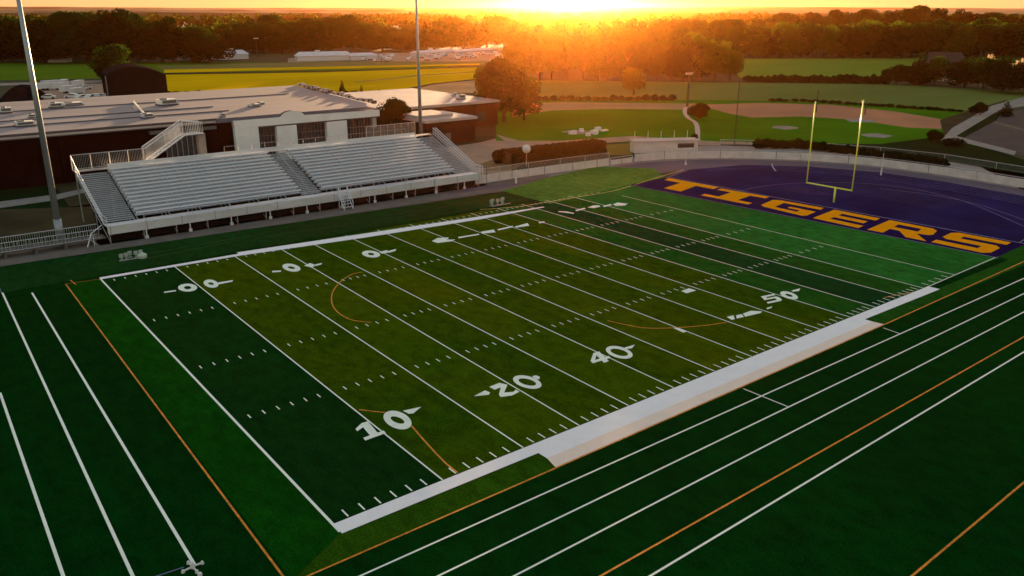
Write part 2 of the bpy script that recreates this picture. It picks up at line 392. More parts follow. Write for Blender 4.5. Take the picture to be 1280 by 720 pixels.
glyph(N, ring(1040, 278, 82, 30, 34, 10, 16) + [[(1060,236),(1140,215),(1130,240),(1075,246)]], 7.11, 840, 330)
glyph(N, [[(485,470),(545,455),(560,490),(530,497)], [(570,455),(620,445),(640,470),(575,485)], [(630,440),(700,415),(800,420),(790,435),(650,468)], [(80,240),(150,215),(215,235),(130,260)], [(5,565),(60,570),(130,600),(100,610)], [(840,390),(890,376),(885,390),(845,402)]], 7.11, 840, 330)
glyph(N, ring(218, 318, 48, 20, 18, 8, 0) + [[(100,338),(160,330),(160,336),(100,345)]], 4, 180, 280)
glyph(N, ring(335, 298, 38, 20, 14, 6, 10) + [[(370,292),(445,280),(442,288),(372,302)]], 4, 180, 280)
glyph(N, ring(737, 218, 46, 19, 18, 6, 10) + [[(640,234),(685,232),(685,239),(642,242)]], 4, 180, 280)
glyph(N, [[(800,208),(830,195),(860,205),(840,218)], [(850,203),(890,194),(888,202),(855,211)]], 4, 180, 280)
glyph(N, ring(1135, 150, 46, 17, 16, 6, 6), 4, 180, 280)
glyph(N, [[(1175,140),(1215,130),(1225,142),(1190,148)], [(1220,135),(1262,124),(1258,134),(1225,144)]], 4, 180, 280)
glyph(N, [[(170,262),(200,245),(260,242),(250,256),(295,252),(280,262),(200,272)]], 4.267, 500, 240)
glyph(N, [[(430,212),(500,200),(510,215),(440,222)], [(610,185),(680,165),(690,180),(620,190)], [(740,160),(770,156),(772,163),(742,167)], [(310,240),(420,222),(424,228),(312,247)], [(520,198),(600,180),(604,187),(524,205)]], 4.267, 500, 240)
glyph(N, [[(935,96),(985,84),(990,90),(940,102)], [(1000,82),(1030,72),(1060,70),(1070,78),(1035,86)], [(1080,74),(1125,64),(1130,70),(1090,80)], [(1135,66),(1160,56),(1215,62),(1200,72),(1150,74)], [(845,102),(890,104),(930,112),(925,116),(880,110),(845,106)]], 4.267, 500, 240)

for pts in ([(454,340),(440,343),(426,352),(416,365),(415,379),(423,391),(440,400),(464,403)], [(759,401),(783,406),(806,410),(840,410),(880,407),(908,403)], [(449,512),(464,514),(483,516)], [(514,532),(535,556),(556,578),(572,591)]):
    curve('lacrosse_arc', [P(*q) for q in pts], .12, ORANGE, .013)

# end zone and lettering
sheet('end_zone', [(788, 232), (1245, 322), (1300, 296), (1280, 304.5), (836, 221)][:2] + [(1283, 304.5), (836, 221)], PURP, 0.016)
line('end_line', P(832, 221.5), P(1285, 305.5), .22, LANE, .024)

def quad_glyph(name, polys, quad, m, z):       # block character drawn in a unit cell, laid on the ground between four surveyed corners
    BL, BR, TR, TL = [P(*q, z) for q in quad]
    def at(u, v): return (BL * (1 - u) + BR * u) * (1 - v) + (TL * (1 - u) + TR * u) * v
    bm = bmesh.new()
    for pl in polys:
        f = bm.faces.new([bm.verts.new(at(u, v)) for u, v in pl]); f.normal_update()
        if f.normal.z < 0: f.normal_flip()
    bmesh.ops.triangulate(bm, faces=bm.faces[:])
    me = bpy.data.meshes.new(name); bm.to_mesh(me); bm.free(); me.materials.append(m)
    o = bpy.data.objects.new(name, me); COL.objects.link(o); return tag(o, kind='structure')
def bx4(a, b, c, d): return [(a, b), (c, b), (c, d), (a, d)]
CH = {
 'T': [[(.0, .74), (1, .74), (1, 1), (.0, 1)], [(.30, 0), (.68, 0), (.66, .74), (.34, .74)]],
 'I': [bx4(0, 0, 1, .2), bx4(.0, .8, 1, 1), [(.30, .2), (.70, .2), (.70, .8), (.30, .8)]],
 'G': [[(.0, .12), (.10, 0), (.94, 0), (1, .10), (1, .54), (.48, .54), (.48, .38), (.74, .38), (.74, .22), (.27, .22), (.27, .78), (1, .78), (.98, 1), (.10, 1), (.0, .88)]],
 'E': [[(0, 0), (1, 0), (1, .22), (.28, .22), (.28, .40), (.92, .40), (.92, .60), (.28, .60), (.28, .78), (1, .78), (1, 1), (0, 1)]],
 'R': [[(0, 0), (.27, 0), (.27, .34), (.42, .34), (.68, 0), (1, 0), (.74, .36), (.96, .44), (1, .56), (1, .88), (.90, 1), (0, 1), (0, .5), (.27, .5), (.27, .80), (.73, .80), (.73, .52), (0, .5)]],
 'S': [[(0, 0), (.90, 0), (1, .12), (1, .50), (.90, .62), (.27, .62), (.27, .78), (1, .78), (1, 1), (.10, 1), (0, .88), (0, .50), (.10, .40), (.73, .40), (.73, .22), (0, .22)]],
 '1': [[(.12, 0), (.98, 0), (.98, .18), (.72, .18), (.72, 1), (.46, 1), (.10, .78), (.10, .62), (.40, .74), (.40, .18), (.12, .18)]],
 '5': [[(0, 0), (.88, 0), (1, .14), (1, .50), (.88, .64), (.27, .64), (.27, .80), (.95, .80), (.95, 1), (0, 1), (0, .46), (.70, .46), (.70, .20), (0, .20)]],
}
CH['R'] = [[(0, 0), (.27, 0), (.27, .36), (.44, .36), (.66, 0), (1, 0), (.74, .40), (.94, .46), (1, .56), (1, .88), (.90, 1), (0, 1)]]
quad_glyph('painted_number', CH['1'], ((453, 552), (483, 541), (468, 524), (438, 533)), WHITE, .018)
CH['4'] = [[(.50, .76), (.50, 1), (.46, 1), (0, .44), (0, .22), (.50, .22), (.50, .42), (.24, .42)], [(.50, 0), (.78, 0), (.78, .22), (1, .22), (1, .42), (.78, .42), (.78, 1), (.50, 1)]]
quad_glyph('painted_number', CH['4'], ((744, 457), (766, 450), (754, 438), (731, 444)), WHITE, .018)
quad_glyph('painted_number', CH['5'], ((960, 379.5), (979, 375.5), (968, 367), (951, 370.5)), WHITE, .018)
for ch, quad in (('T', ((814, 232), (869, 243), (899, 234), (836, 222.5))), ('I', ((876, 244), (935, 255.5), (962, 246), (901, 235.6))),
                 ('G', ((949, 257), (1006, 270.5), (1031, 260), (968, 249))), ('E', ((1016, 272.5), (1073, 285), (1100, 273), (1043, 262))),
                 ('R', ((1084, 287), (1158, 301.5), (1173, 287), (1112, 275))), ('S', ((1164, 302.5), (1235, 317.5), (1264, 303), (1192, 289.5)))):
    quad_glyph('painted_letter', CH[ch], quad, GOLD, .028)
    if ch == 'R': quad_glyph('letter_gap', [bx4(.27, .56, .72, .80)], quad, PURP, .034)

# ------------------------------------------------------------------ track, D-zone and its lanes
rim = [(560, 238), (640, 229), (700, 219), (761, 209), (800, 203.5), (860, 200), (900, 199.3), (940, 199.8), (1000, 202), (1060, 206), (1100, 210), (1160, 218), (1220, 227), (1280, 237), (1360, 252), (1500, 285)]
rimW = [P(*q) for q in rim]
sheet('track_surface', rim + [(1500, 330), (1283, 305.2), (836, 221), (850, 213), (815, 218), (790, 215.5), (730, 217), (640, 233), (560, 243)], TRACKV, 0.006)
sheet('dzone_surface', [(862, 212), (930, 206), (1010, 208), (1100, 215.5), (1180, 227), (1280, 245), (1360, 262), (1500, 300), (1500, 332), (1283, 305.0), (838, 221)], DZONE, 0.010)
cen = P(1100, 270)
def offset_poly(pts, d):
    out = []
    for i, p in enumerate(pts):
        a = pts[max(0, i-1)]; b = pts[min(len(pts)-1, i+1)]; t = (b - a); t = Vector((t.x, t.y, 0)).normalized()
        n = Vector((-t.y, t.x, 0))
        if n.dot(cen - p) < 0: n = -n
        out.append(p + n * d)
    return out
for k in range(1, 9):
    curve('lane_line', offset_poly(rimW[5:], k * 1.22 + .4), 0.07, LANE, .018)
for k in range(22):
    c = [P(1180 + k*2, 222 + k*1.2)]
    base = offset_poly(rimW[9:14], 12 + k * .55)
    if k % 2 == 0: curve('faint_arc', base, .06, mat('faint_arc_paint', (.035, .035, .085), .6), .018)
curve('lane_line', [P(*q) for q in ((905, 244), (960, 232), (1040, 228), (1120, 233), (1200, 250), (1280, 283))], .1, LANE, .018)
curve('lane_line', [P(*q) for q in ((1100, 236), (1160, 243), (1220, 255), (1280, 275))], .1, LANE, .018)
line('lane_line', P(800, 206), P(858, 215), .1, LANE, .018)
sheet('rubber_patch', [(975, 236), (1000, 232), (1045, 244), (1010, 243)], mat('worn_track', (.034, .024, .085), .8, nscale=.3, namt=.3, spec=0), .016)
# concrete walk under and beside the stand
sheet('footpath', [(-60, 65.8), (20, 63.0), (58, 60.6), (72, 64.6), (72, 70), (-60, 72)], mat('worn_concrete', (.15, .125, .115), .9, nscale=.4, namt=.25), 0.004, px=False)
sheet('ground_under_stand', [(4.5, 66.2), (60, 66.2), (62, 90), (4.5, 90)], mat('soil_painted_shade', (.008, .006, .006), .95, spec=0), 0.008, px=False)  # shade beneath the stand is put into the soil colour
sheet('footpath', [(590, 226), (640, 221), (700, 211), (760, 200), (800, 196), (800, 183), (860, 183), (900, 182), (1000, 184.5), (1100, 192), (1180, 201), (1280, 218), (1400, 245), (1400, 262), (1280, 237), (1160, 218), (1060, 206), (940, 199.8), (860, 200), (800, 203.5), (700, 219), (560, 238)], CONC, 0.0, )
# left of the stand
sheet('lawn', [(-90, 66), (4, 66), (10, 130), (-90, 130)], GRE, 0.0, px=False)
sheet('dirt_strip', [(-30, 318), (0, 300), (120, 280), (115, 258), (0, 262), (-60, 268)], OLVD, 0.012)
sheet('footpath', [(-60, 270), (0, 260), (70, 250), (108, 240), (112, 234), (70, 243), (0, 252), (-60, 259)], CONC, 0.016)
sheet('service_road', [(-60, 245), (0, 230), (95, 212), (110, 203), (60, 208), (0, 216), (-60, 224)], CONCD, 0.016)

# ------------------------------------------------------------------ wider land
sheet('school_yard', [(-250, 70), (180, 60), (110, 240), (-250, 240)], OLVD, -0.02, px=False)
sheet('sandy_yard', [(520, 190), (600, 178), (640, 168), (660, 176), (640, 200), (640, 222), (590, 228)], SAND, -0.012)
sheet('dry_grass_patch', [(600, 205), (636, 192), (660, 204), (640, 212), (608, 214)], mat('scrub', (.20, .13, .06), .9, nscale=.5, namt=.4), -0.004)
sheet('meadow', [(-200, 80), (135, 77.5), (560, 79), (560, 86), (430, 90), (200, 94), (130, 98), (-200, 104)], GRA, -0.012)
sheet('meadow_strip', [(196, 82), (420, 77), (640, 74), (640, 80), (430, 84), (205, 90)], mat('meadow_mixed', (.20, .17, .03), .9, nscale=.02, c2=(.07, .09, .02), stretch=(.2, 1, 1)), -0.008)
sheet('canola_field', [(205, 93.5), (400, 90.5), (480, 87), (640, 83), (640, 96), (560, 103), (500, 112), (480, 118), (205, 118)], CANOLA, -0.004)
sheet('canola_field', [(205, 87), (420, 83), (600, 79.5), (600, 81), (420, 86), (205, 91)], CANOLA, -0.003)
sheet('farm_track', [(205, 91.2), (430, 88), (640, 82), (640, 83), (430, 89.4), (205, 93.2)], OLVD, 0.0)
sheet('farm_track', [(470, 118), (540, 104), (640, 94), (640, 97), (560, 106), (500, 118)], OLVD, 0.0)
sheet('farm_track', [(445, 102), (520, 94), (640, 86), (640, 87), (520, 95.5), (445, 103)], mat('canola_track', (.22, .15, .02), .9), 0.004)
sheet('farm_road', [(-200, 108), (0, 104), (135, 100), (205, 96), (205, 98), (135, 103), (0, 107), (-200, 112)], CONC, 0.0)
sheet('gravel_yard', [(40, 128), (50, 106), (140, 104), (150, 128)], SAND, 0.004)
sheet('farm_yard', [(360, 78), (440, 76), (620, 77), (640, 66), (440, 66), (360, 73)], mat('yard_gravel', (.30, .22, .16), .9, nscale=.05, namt=.3), 0.0)
sheet('sandy_yard', [(500, 116), (540, 106), (605, 99), (625, 116)], mat('dry_yard', (.38, .25, .12), .9, nscale=.06, namt=.3), 0.004)
for q in ([(225, 33), (300, 30), (345, 31), (340, 36), (235, 40)], [(75, 27), (120, 24), (130, 27), (85, 31)], [(560, 24), (640, 22), (700, 25), (600, 28)], [(1165, 27), (1260, 24), (1290, 27), (1180, 31)]):
    sheet('meadow', q, GRC, 0.02)
sheet('meadow', [(905, 73.5), (1300, 71.5), (1300, 97), (925, 97)], GRB, -0.012)
sheet('meadow', [(640, 100), (900, 103), (1110, 105), (1330, 117), (1290, 128), (1205, 138), (1150, 134), (1040, 128), (900, 125), (640, 125)], GRC, -0.012)
sheet('ballpark_lawn', [(620, 125), (900, 125), (1040, 128), (1150, 134), (1225, 140), (1175, 180), (1100, 186), (940, 180), (800, 178), (620, 176)], GRD, -0.008)
sheet('infield_clay', [(872, 131), (950, 128.5), (1040, 131), (1120, 139.5), (1172, 148), (1190, 153), (1194, 157), (1175, 161), (1130, 159), (1085, 152), (1060, 149), (1000, 145.5), (940, 147), (912, 142)], INF, -0.002)
sheet('warning_track', [(636, 130), (700, 127.5), (872, 129.5), (895, 135), (860, 137), (755, 136), (690, 138), (640, 146)], mat('warning_clay', (.30, .19, .09), .9, nscale=.06, namt=.15), -0.003)
sheet('footpath', [(620, 168), (650, 176), (700, 176), (790, 170), (900, 177), (960, 178), (960, 181), (880, 182), (790, 176), (700, 183), (640, 183)], SAND, 0.0)
sheet('lawn', [(755, 181), (790, 179), (790, 193), (755, 194)], OCH, 0.004)
sheet('field_bank', [(940, 178.5), (1100, 180), (1180, 170), (1210, 176), (1280, 200), (1400, 230), (1400, 244), (1280, 216), (1180, 200), (1100, 190.5), (1000, 184)], GRE, 0.002)
sheet('meadow', [(1175, 150), (1215, 137), (1260, 124), (1235, 145), (1200, 165), (1180, 172)], OLVD, 0.004)
sheet('parking_lot', [(1185, 171.5), (1215, 163), (1245, 146), (1262, 140), (1330, 128), (1400, 150), (1400, 225), (1282, 195), (1270, 193)], ASPH, 0.004)
sheet('lawn', [(1192, 169), (1218, 156), (1236, 143), (1252, 140), (1246, 150), (1222, 163), (1205, 172)], GRE, 0.010)
sheet('footpath', [(1176, 176), (1190, 160), (1240, 132), (1280, 121), (1340, 116), (1340, 124), (1285, 132), (1250, 137), (1215, 158), (1195, 170), (1270, 189), (1268, 194), (1185, 173)], CONC, 0.012)
for a, b in (((965, 158), (998, 161)), ((1086, 168), (1106, 170.5)), ((700, 166), (745, 164)), ((1070, 150), (1082, 152))):
    c = P((a[0]+b[0])/2, (a[1]+b[1])/2); n = 14
    sheet('bare_patch', [(c.x + cos(2*pi*i/n) * (2.5 + random.random()*1.5), c.y + sin(2*pi*i/n) * (2.5 + random.random()*1.5)) for i in range(n)], CONC, 0.008, px=False)

# ------------------------------------------------------------------ grandstand
def make_stand():
    X0, X1, YF = 5.6, 58.6, 66.3
    root = empty('grandstand', (X0, YF, 0), 'long aluminium grandstand with white bench rows in front of the school', 'grandstand')
    NR = 13; yr = lambda i: YF + 2.0 + .82 * i; zr = lambda i: 2.35 + .315 * i
    deck = MB(); deck.box(X0, YF, 1.86, X1, YF + 2.0, 1.92)
    for k in range(26): deck.box(X0 + k*2.04, YF + .02, 1.925, X0 + k*2.04 + 2.0, YF + 1.98, 1.94)
    deck.build('walkway', ALU, root)
    f = MB(); f.box(X0, YF - .06, 1.05, X1, YF - .005, 2.05); f.build('front_fascia', ALU, root)
    for k in range(14):
        f = MB(); f.box(X0 + .2 + k*4.04, YF - .1, 1.0, X0 + .28 + k*4.04, YF - .062, 2.1); f.build('fascia_batten', GALV, root)
    sections = [(9.4, 30.4), (33.4, 55.2)]
    aisles = [(X0, 9.2), (30.5, 33.3), (55.3, X1)]
    for si, (a, b) in enumerate(sections):
        for i in range(NR):
            y, z = yr(i), zr(i); m = MB()
            n = 4; L = (b - a) / n
            for k in range(n):
                m.box(a + k*L + .015, y, z + .31, a + (k+1)*L - .015, y + .34, z + .44)
                m.box(a + k*L + .015, y + .02, z + .20, a + k*L + .07, y + .28, z + .305)
            for k in range(12): 
                xx = a + .4 + k * (b - a - .8) / 11; m.box(xx, y + .12, z + .02, xx + .05, y + .17, z + .305)
            m.build('bench_seat', ALU, root)
            t = MB(); t.box(a, y + .31, z - .02, b, y + .80, z + .02)
            t.box(a, y + .79, z + .021, b, y + .81, z + .25, 1)
            t.build('foot_tread', [ALU, mat('riser_metal', (.36, .37, .41), .5, metal=.4, nscale=1, namt=.15)], root)
    for (a, b) in aisles:
        s = MB()
        for i in range(NR * 2):
            y, z = YF + 2.0 + .41 * i, 2.08 + .157 * i
            s.box(a + .03, y, z, b - .03, y + .36, z + .035); s.box(a + .03, y + .365, z - .02, b - .03, y + .385, z + .12, 1)
        s.build('aisle_steps', [mat('aisle_tread', (.42, .43, .47), .5, metal=.4, nscale=1, namt=.15), ALUD], root)
    yb = yr(NR); zb = zr(NR)
    t = MB(); t.box(X0, yb, zb - .04, X1, yb + 1.5, zb + .02); t.build('rear_walkway', ALUD, root)
    t = MB(); t.box(9.4, yb + .05, zb + .06, 55.2, yb + .09, zb + .62); t.build('back_board', ALU, root)
    # support frame and an added shade panel
    u = MB()
    for k in range(15):
        x = X0 + .1 + k * 3.76
        u.tube((x, YF + .1, 0), (x, YF + .1, 1.86), .06, n=6); u.tube((x, yb + .4, 0), (x, yb + .4, zb - .05), .08, n=6)
        u.tube((x, YF + 5.5, 0), (x, YF + 5.5, zr(4) - .1), .07, n=6)
        u.tube((x, YF + 2.0, 1.95), (x, yb, zb - .2), .07, n=6)
        u.tube((x, YF + .1, .1), (x, yb + .4, zb - .6), .04, n=5)
    u.build('support_frame', GALV, root)
    u = MB(); u.box(X0 + .3, YF + .9, 0, X1 - .3, YF + .95, 1.8); u.build('added_shade_panel', mat('painted_shade', (.012, .010, .010), .95, spec=0), root)  # added dark panel in place of the shade under the deck
    # front posts and a thin hand rail on the walkway
    for k in range(10):
        x = 9.6 + k * 5.1
        p = MB(); p.box(x, YF - .14, .35, x + .14, YF - .105, 2.1); p.tube((x + .07, YF + .02, 1.94), (x + .07, YF + .02, 2.75), .03, n=6)
        p.box(x - .12, YF - .2, .0, x + .26, YF - .02, .35); p.build('front_post', ALU, root)
    p = MB(); p.tube((X0 + 4, YF + .02, 2.75), (X1 - 3, YF + .02, 2.75), .022, n=6); p.tube((X0 + 4, YF + .02, 2.4), (X1 - 3, YF + .02, 2.4), .018, n=6)
    p.build('front_rail', GALV, root)
    # sloping end rails
    for x, nm in ((X0 - .02, 1), (X1, 1), (X1 + .5, 2)):
        r = MB()
        za, zb2 = 2.0, zb
        dx = .0
        for h in (.15, .55, 1.05):
            r.tube((x, YF, za + h), (x, YF + 2, za + h), .035, n=6); r.tube((x, YF + 2, za + h), (x, yb, zb + h), .035 if h < 1 else .055, n=6)
        for k in range(15):
            t_ = k / 14; y = YF + 2 + (yb - YF - 2) * t_; z = za + (zb - za) * t_
            r.tube((x, y, z - .1), (x, y, z + 1.05), .03, n=5)
        r.tube((x, YF, 1.2), (x, YF, za + 1.05), .05, n=6)
        r.build('end_rail', ALU, root)
    # rear picket guard from the back corner, then the stair to roof level
    g_ = MB(); y = yb + 1.45
    g_.tube((X0, y, zb + 1.9), (14.6, y, zb + 1.9), .05, n=6); g_.tube((X0, y, zb + .15), (14.6, y, zb + .15), .04, n=6)
    for k in range(5): g_.tube((X0 + k * 2.25, y, zb), (X0 + k * 2.25, y, zb + 1.9), .05, n=6)
    for k in range(46): xx = X0 + .1 + k * .195; g_.box(xx, y - .012, zb + .15, xx + .03, y + .012, zb + 1.9)
    g_.tube((X0, yb, zb + 1.05), (X0, y, zb + 1.9), .05, n=6)
    g_.build('rear_guard', GALV, root)
    g_ = MB(); g_.tube((25, y, zb + 1.1), (54.5, y, zb + 1.1), .02, n=6)
    for k in range(16): g_.tube((25 + k*1.96, y, zb), (25 + k*1.96, y, zb + 1.1), .02, n=5)
    # far right chain panel
    g_.build('rear_guard', GALV, root)
    return root, yb, zb, X0, X1, YF
STAND, yb, zb, X0, X1, YF = make_stand()

st = empty('stair', (14.6, yb + 1.5, zb), 'grey metal stair with picket rails rising from the back corner of the grandstand', 'stair')
a = Vector((14.6, yb + 1.5, zb)); b = Vector((20.4, yb + 3.2, zb + 2.9)); wv = Vector((0, 1.5, 0))
m = MB()
for k in range(17):
    t = k / 17; p = a + (b - a) * t; m.box(p.x, p.y, p.z, p.x + .34, p.y + 1.5, p.z + .04)
m.build('tread_flight', ALUD, st)
for s in (0, 1):
    m = MB(); o = wv * s
    for (z0, r) in ((.0, .09), (1.9, .05)): m.tube(a + o + Vector((0,0,z0)), b + o + Vector((0,0,z0)), r, n=6)
    for k in range(40):
        p = a + o + (b - a) * (k / 39); m.box(p.x, p.y - .015, p.z, p.x + .035, p.y + .015, p.z + 1.9)
    c = b + o + Vector((2.6, .3, 0))
    m.tube(b + o + Vector((0,0,1.9)), c + Vector((0,0,1.5)), .05, n=6); m.tube(b + o, c, .07, n=6)
    for k in range(12):
        p = b + o + (c - b - o) * (k / 11); m.box(p.x, p.y - .015, p.z, p.x + .035, p.y + .015, p.z + 1.7)
    m.build('picket_rail', ALU, st)
m = MB(); m.box(b.x, b.y, b.z - .1, b.x + 2.8, b.y + 1.8, b.z); m.build('landing', ALUD, st)
m = MB(); m.box(b.x + 1.9, b.y + .4, 0, b.x + 2.9, b.y + 1.3, b.z - .1); m.build('support_pier', CONC, st)

# entry steps half way along the front, folding steps with rails
e = P(436, 262); fs = empty('entry_steps', (e.x, YF - .9, 0), 'short aluminium steps with rails up to the middle of the grandstand walkway', 'steps')
m = MB()
for k in range(5): m.box(e.x - .6, YF - 1.5 + k*.26, .3 + k*.36, e.x + .6, YF - 1.25 + k*.26, .35 + k*.36)
m.build('tread_flight', ALU, fs)
for s in (-.65, .65):
    m = MB(); m.tube((e.x + s, YF - 1.7, 0), (e.x + s, YF - .2, 1.9), .06, n=6); m.tube((e.x + s, YF - 1.7, 1.0), (e.x + s, YF - .2, 2.95), .05, n=6)
    m.tube((e.x + s, YF - 1.7, 0), (e.x + s, YF - 1.7, 1.0), .05, n=6); m.tube((e.x + s, YF - .2, 0), (e.x + s, YF - .2, 2.95), .05, n=6)
    m.build('hand_rail', ALU, fs)

# railed access ramp left of the stand
rp = empty('access_ramp', (5, 67.5, 0), 'long low access ramp with slanting picket rail left of the grandstand', 'ramp')
m = MB(); m.box(-30, 66.9, .55, 5.4, 68.7, .68); m.build('deck', CONCD, rp)
for yy, hh in ((66.85, 1.05), (68.75, 1.25)):
    m = MB(); m.tube((-30, yy, .7 + hh), (5.0, yy, .7 + hh), .05, n=6); m.tube((-30, yy, .75), (5.0, yy, .75), .04, n=6)
    for k in range(150 if yy > 68 else 90):
        xx = -30 + k * (35 / (150 if yy > 68 else 90)); m.box(xx, yy - .015, .7, xx + .045, yy + .015, .7 + hh)
    m.build('picket_rail', GALV, rp)
for k in range(12): m = MB(); m.box(-29 + k*3, 67.0, 0, -28.7 + k*3, 68.6, .55); m.build('support_pier', CONCD, rp)
m = MB(); m.tube((3.2, 66.4, 0), (3.8, 66.4, 1.5), .07, n=6); m.tube((3.8, 66.4, 1.5), (5.0, 66.6, 2.2), .05, n=6); m.tube((3.9, 66.2, 0), (3.9, 66.2, 1.4), .05, n=6)
m.tube((4.3, 66.6, 0), (3.4, 66.2, 1.0), .05, n=6); m.build('ramp_end_rail', ALU, rp)

# ------------------------------------------------------------------ light masts
def mast(x, y, r0, label):
    t = empty('light_pole', (x, y, 0), label, 'light pole', 'stadium light poles')
    m = MB(); m.tube((x, y, .5), (x, y, 2.9), r0 * 1.25, r0 * 1.15, 16); m.tube((x, y, 2.9), (x, y, 33), r0, r0 * .5, 16); m.build('pole', mat('pole_zinc', (.30, .33, .36), .45, metal=.5, nscale=.6, namt=.2, stretch=(1, 1, .2)), t, smooth=True)
    m = MB(); m.tube((x, y, 0), (x, y, .5), r0 * 2, n=14); m.build('base', CONC, t)
    m = MB(); m.box(x - 2.6, y - .1, 31.6, x + 2.6, y + .1, 31.8); m.box(x - 2.6, y - .1, 32.8, x + 2.6, y + .1, 33.0); m.build('crossarm', GALV, t)
    for zz in (31.7, 32.9):
        for k in range(4):
            m = MB(); xx = x - 2.2 + k * 1.46; m.tube((xx, y - .1, zz + .1), (xx, y - .65, zz - .1), .15, .32, 12); m.build('floodlight', GALV, t)
    return t
mast(1.2, 69.9, .37, 'tall grey light pole in front of the ramp, thick and close to the camera')
q = PY(526, 168, 84.5)
mast(q.x, 84.5, .33, 'slim pale light pole standing behind the right end of the grandstand')

# ------------------------------------------------------------------ goalpost
def PX(x, y, X):
    d = ray(x, y); t = (X - CAM.x) / d.x; return CAM + d * t
gb = P(1042, 253); A = PX(1008, 230, gb.x); B = PX(1065, 236.5, gb.x); zc = (A.z + B.z) / 2
gp = empty('goalpost', (gb.x, gb.y, 0), 'yellow football goalpost on a single stem behind the end zone', 'goalpost')
m = MB(); m.tube((gb.x, gb.y, 0), (gb.x, gb.y, zc), .13, n=12); m.build('stem', YEL, gp, smooth=True)
m = MB(); m.tube((gb.x, A.y, zc), (gb.x, B.y, zc), .10, n=10); m.build('crossbar', YEL, gp, smooth=True)
for E_, tp in ((A, (1021, 127)), (B, (1079, 125))):
    h = PX(tp[0], tp[1], gb.x).z
    m = MB(); m.tube((gb.x, E_.y, zc - .1), (gb.x, E_.y, h), .085, n=10); m.build('upright', YEL, gp, smooth=True)

# ------------------------------------------------------------------ school
sch = empty('school_building', (20, 108, 0), 'low brick school with a wide flat grey roof behind the grandstand', 'school')
m = MB(); m.box(-80, 108.3, 0, 33, 108.8, 7.2); m.box(-80, 108.8, 0, -79, 160, 7.2); m.box(33, 108.3, 0, 62, 160, 7.2)
m.box(-79, 159, 0, 33, 160, 7.2)
for k in range(10): m.box(-76 + k*9.5, 108.05, 0, -75.4 + k*9.5, 108.296, 7.2)
m.build('wall', BRICK, sch)
m = MB()
m.prism([(-80.6, 107.9), (24, 107.9), (63, 108.3), (66, 114), (72, 160.5), (-80.6, 160.5)], 7.25, 8.0)
rf = m.build('roof', ROOFM, sch)
m = MB()
for Yk in (118, 126, 141):
    m.box(-80, Yk, 8.0, 40 if Yk < 130 else 62, Yk + .5, 8.14)
m.box(-80.7, 107.6, 7.5, 33.8, 107.9, 8.12); m.build('roof_seam', ROOFDK, rf)
m = MB(); m.box(-80.6, 107.55, 7.45, 33.7, 107.62, 7.75); m.build('roof_edge', ROOF2, rf)
m = MB()
for k in range(40):
    t = k / 39; x = 66.5 + 6 * t + random.uniform(-.3, .3); y = 112 + 47 * t; m.box(x, y, 8.0, x + .7, y + .9, 8.3 + random.random() * .5, k % 2)
m.build('parapet_cap', [ROOFDK, ROOF2], rf)
# glazed recess left of the white frontage
for k, (a_, b_) in enumerate(((25.2, 31.4),)):
    m = MB(); m.box(a_, 108.12, 2.4, b_, 108.24, 6.2); wd = m.build('window', GLASS, sch)
    m = MB()
    for j in range(8): m.box(a_ + j*.88, 108.0, 2.4, a_ + j*.88 + .08, 108.11, 6.2)
    m.box(a_ - .15, 107.98, 6.2, b_ + .15, 108.12, 6.4); m.build('frame', GALV, wd)
m = MB(); m.box(22.8, 107.2, 6.4, 33.6, 108.28, 6.9); m.build('canopy', CONCD, sch)
# white frontage
Yf = 106.6
fr = empty('white_frontage', (48, Yf, 0), 'white rendered school frontage with a small arched parapet and dark glazed bays', 'building')
xs = [PY(x, 160, Yf).x for x in (293.5, 323, 346, 371, 409, 434, 467, 472)]
zt = PY(300, 150.5, Yf).z; zs = zt - 1.3
m = MB()
prof = [(xs[0], zs), (xs[0], zt), (PY(350, 143, Yf).x, zt)]
ca, cb = PY(351, 143, Yf).x, PY(380, 143, Yf).x
for k in range(9):
    t = k / 8; prof.append((ca + (cb - ca) * t, zt + .15 + .75 * sin(pi * min(1, max(0, t))) ** .6))
prof += [(cb, zt), (xs[7] + .6, zt - .15), (xs[7] + .6, zs)]
n = len(prof)
m.face([(x, Yf, z) for x, z in prof]); m.face([(x, Yf + .5, z) for x, z in prof[::-1]])
for i in range(n):
    p, q = prof[i], prof[(i+1) % n]; m.face([(p[0], Yf, p[1]), (p[0], Yf + .5, p[1]), (q[0], Yf + .5, q[1]), (q[0], Yf, q[1])])
pp = m.build('parapet', PLAST, fr)
m = MB()
for i in range(n - 2):
    p, q = prof[i+1], prof[i+2]
    if q[0] - p[0] > .01: m.face([(p[0], Yf + .1, p[1] + .06), (q[0], Yf + .1, q[1] + .06), (q[0], Yf + .9, q[1] + .06), (p[0], Yf + .9, p[1] + .06)])
m.build('coping', ROOFDK, pp)
m = MB(); m.box(xs[0], Yf + .5, zs + .05, xs[7] + .6, 107.85, zt - .1); m.build('roof', ROOF2, fr)
m = MB(); m.box(xs[1], Yf + .1, zs - .25, xs[7] + .3, Yf + 1.15, zs - .01); m.build('soffit', ROOFDK, fr)
for a_, b_ in ((0, 1), (2, 3), (4, 5)):
    m = MB(); m.box(xs[a_], Yf + .02, 0, xs[b_], Yf + 1.0, zs - .004 if a_ == 0 else zs - .26); m.build('pier', PLAST, fr)
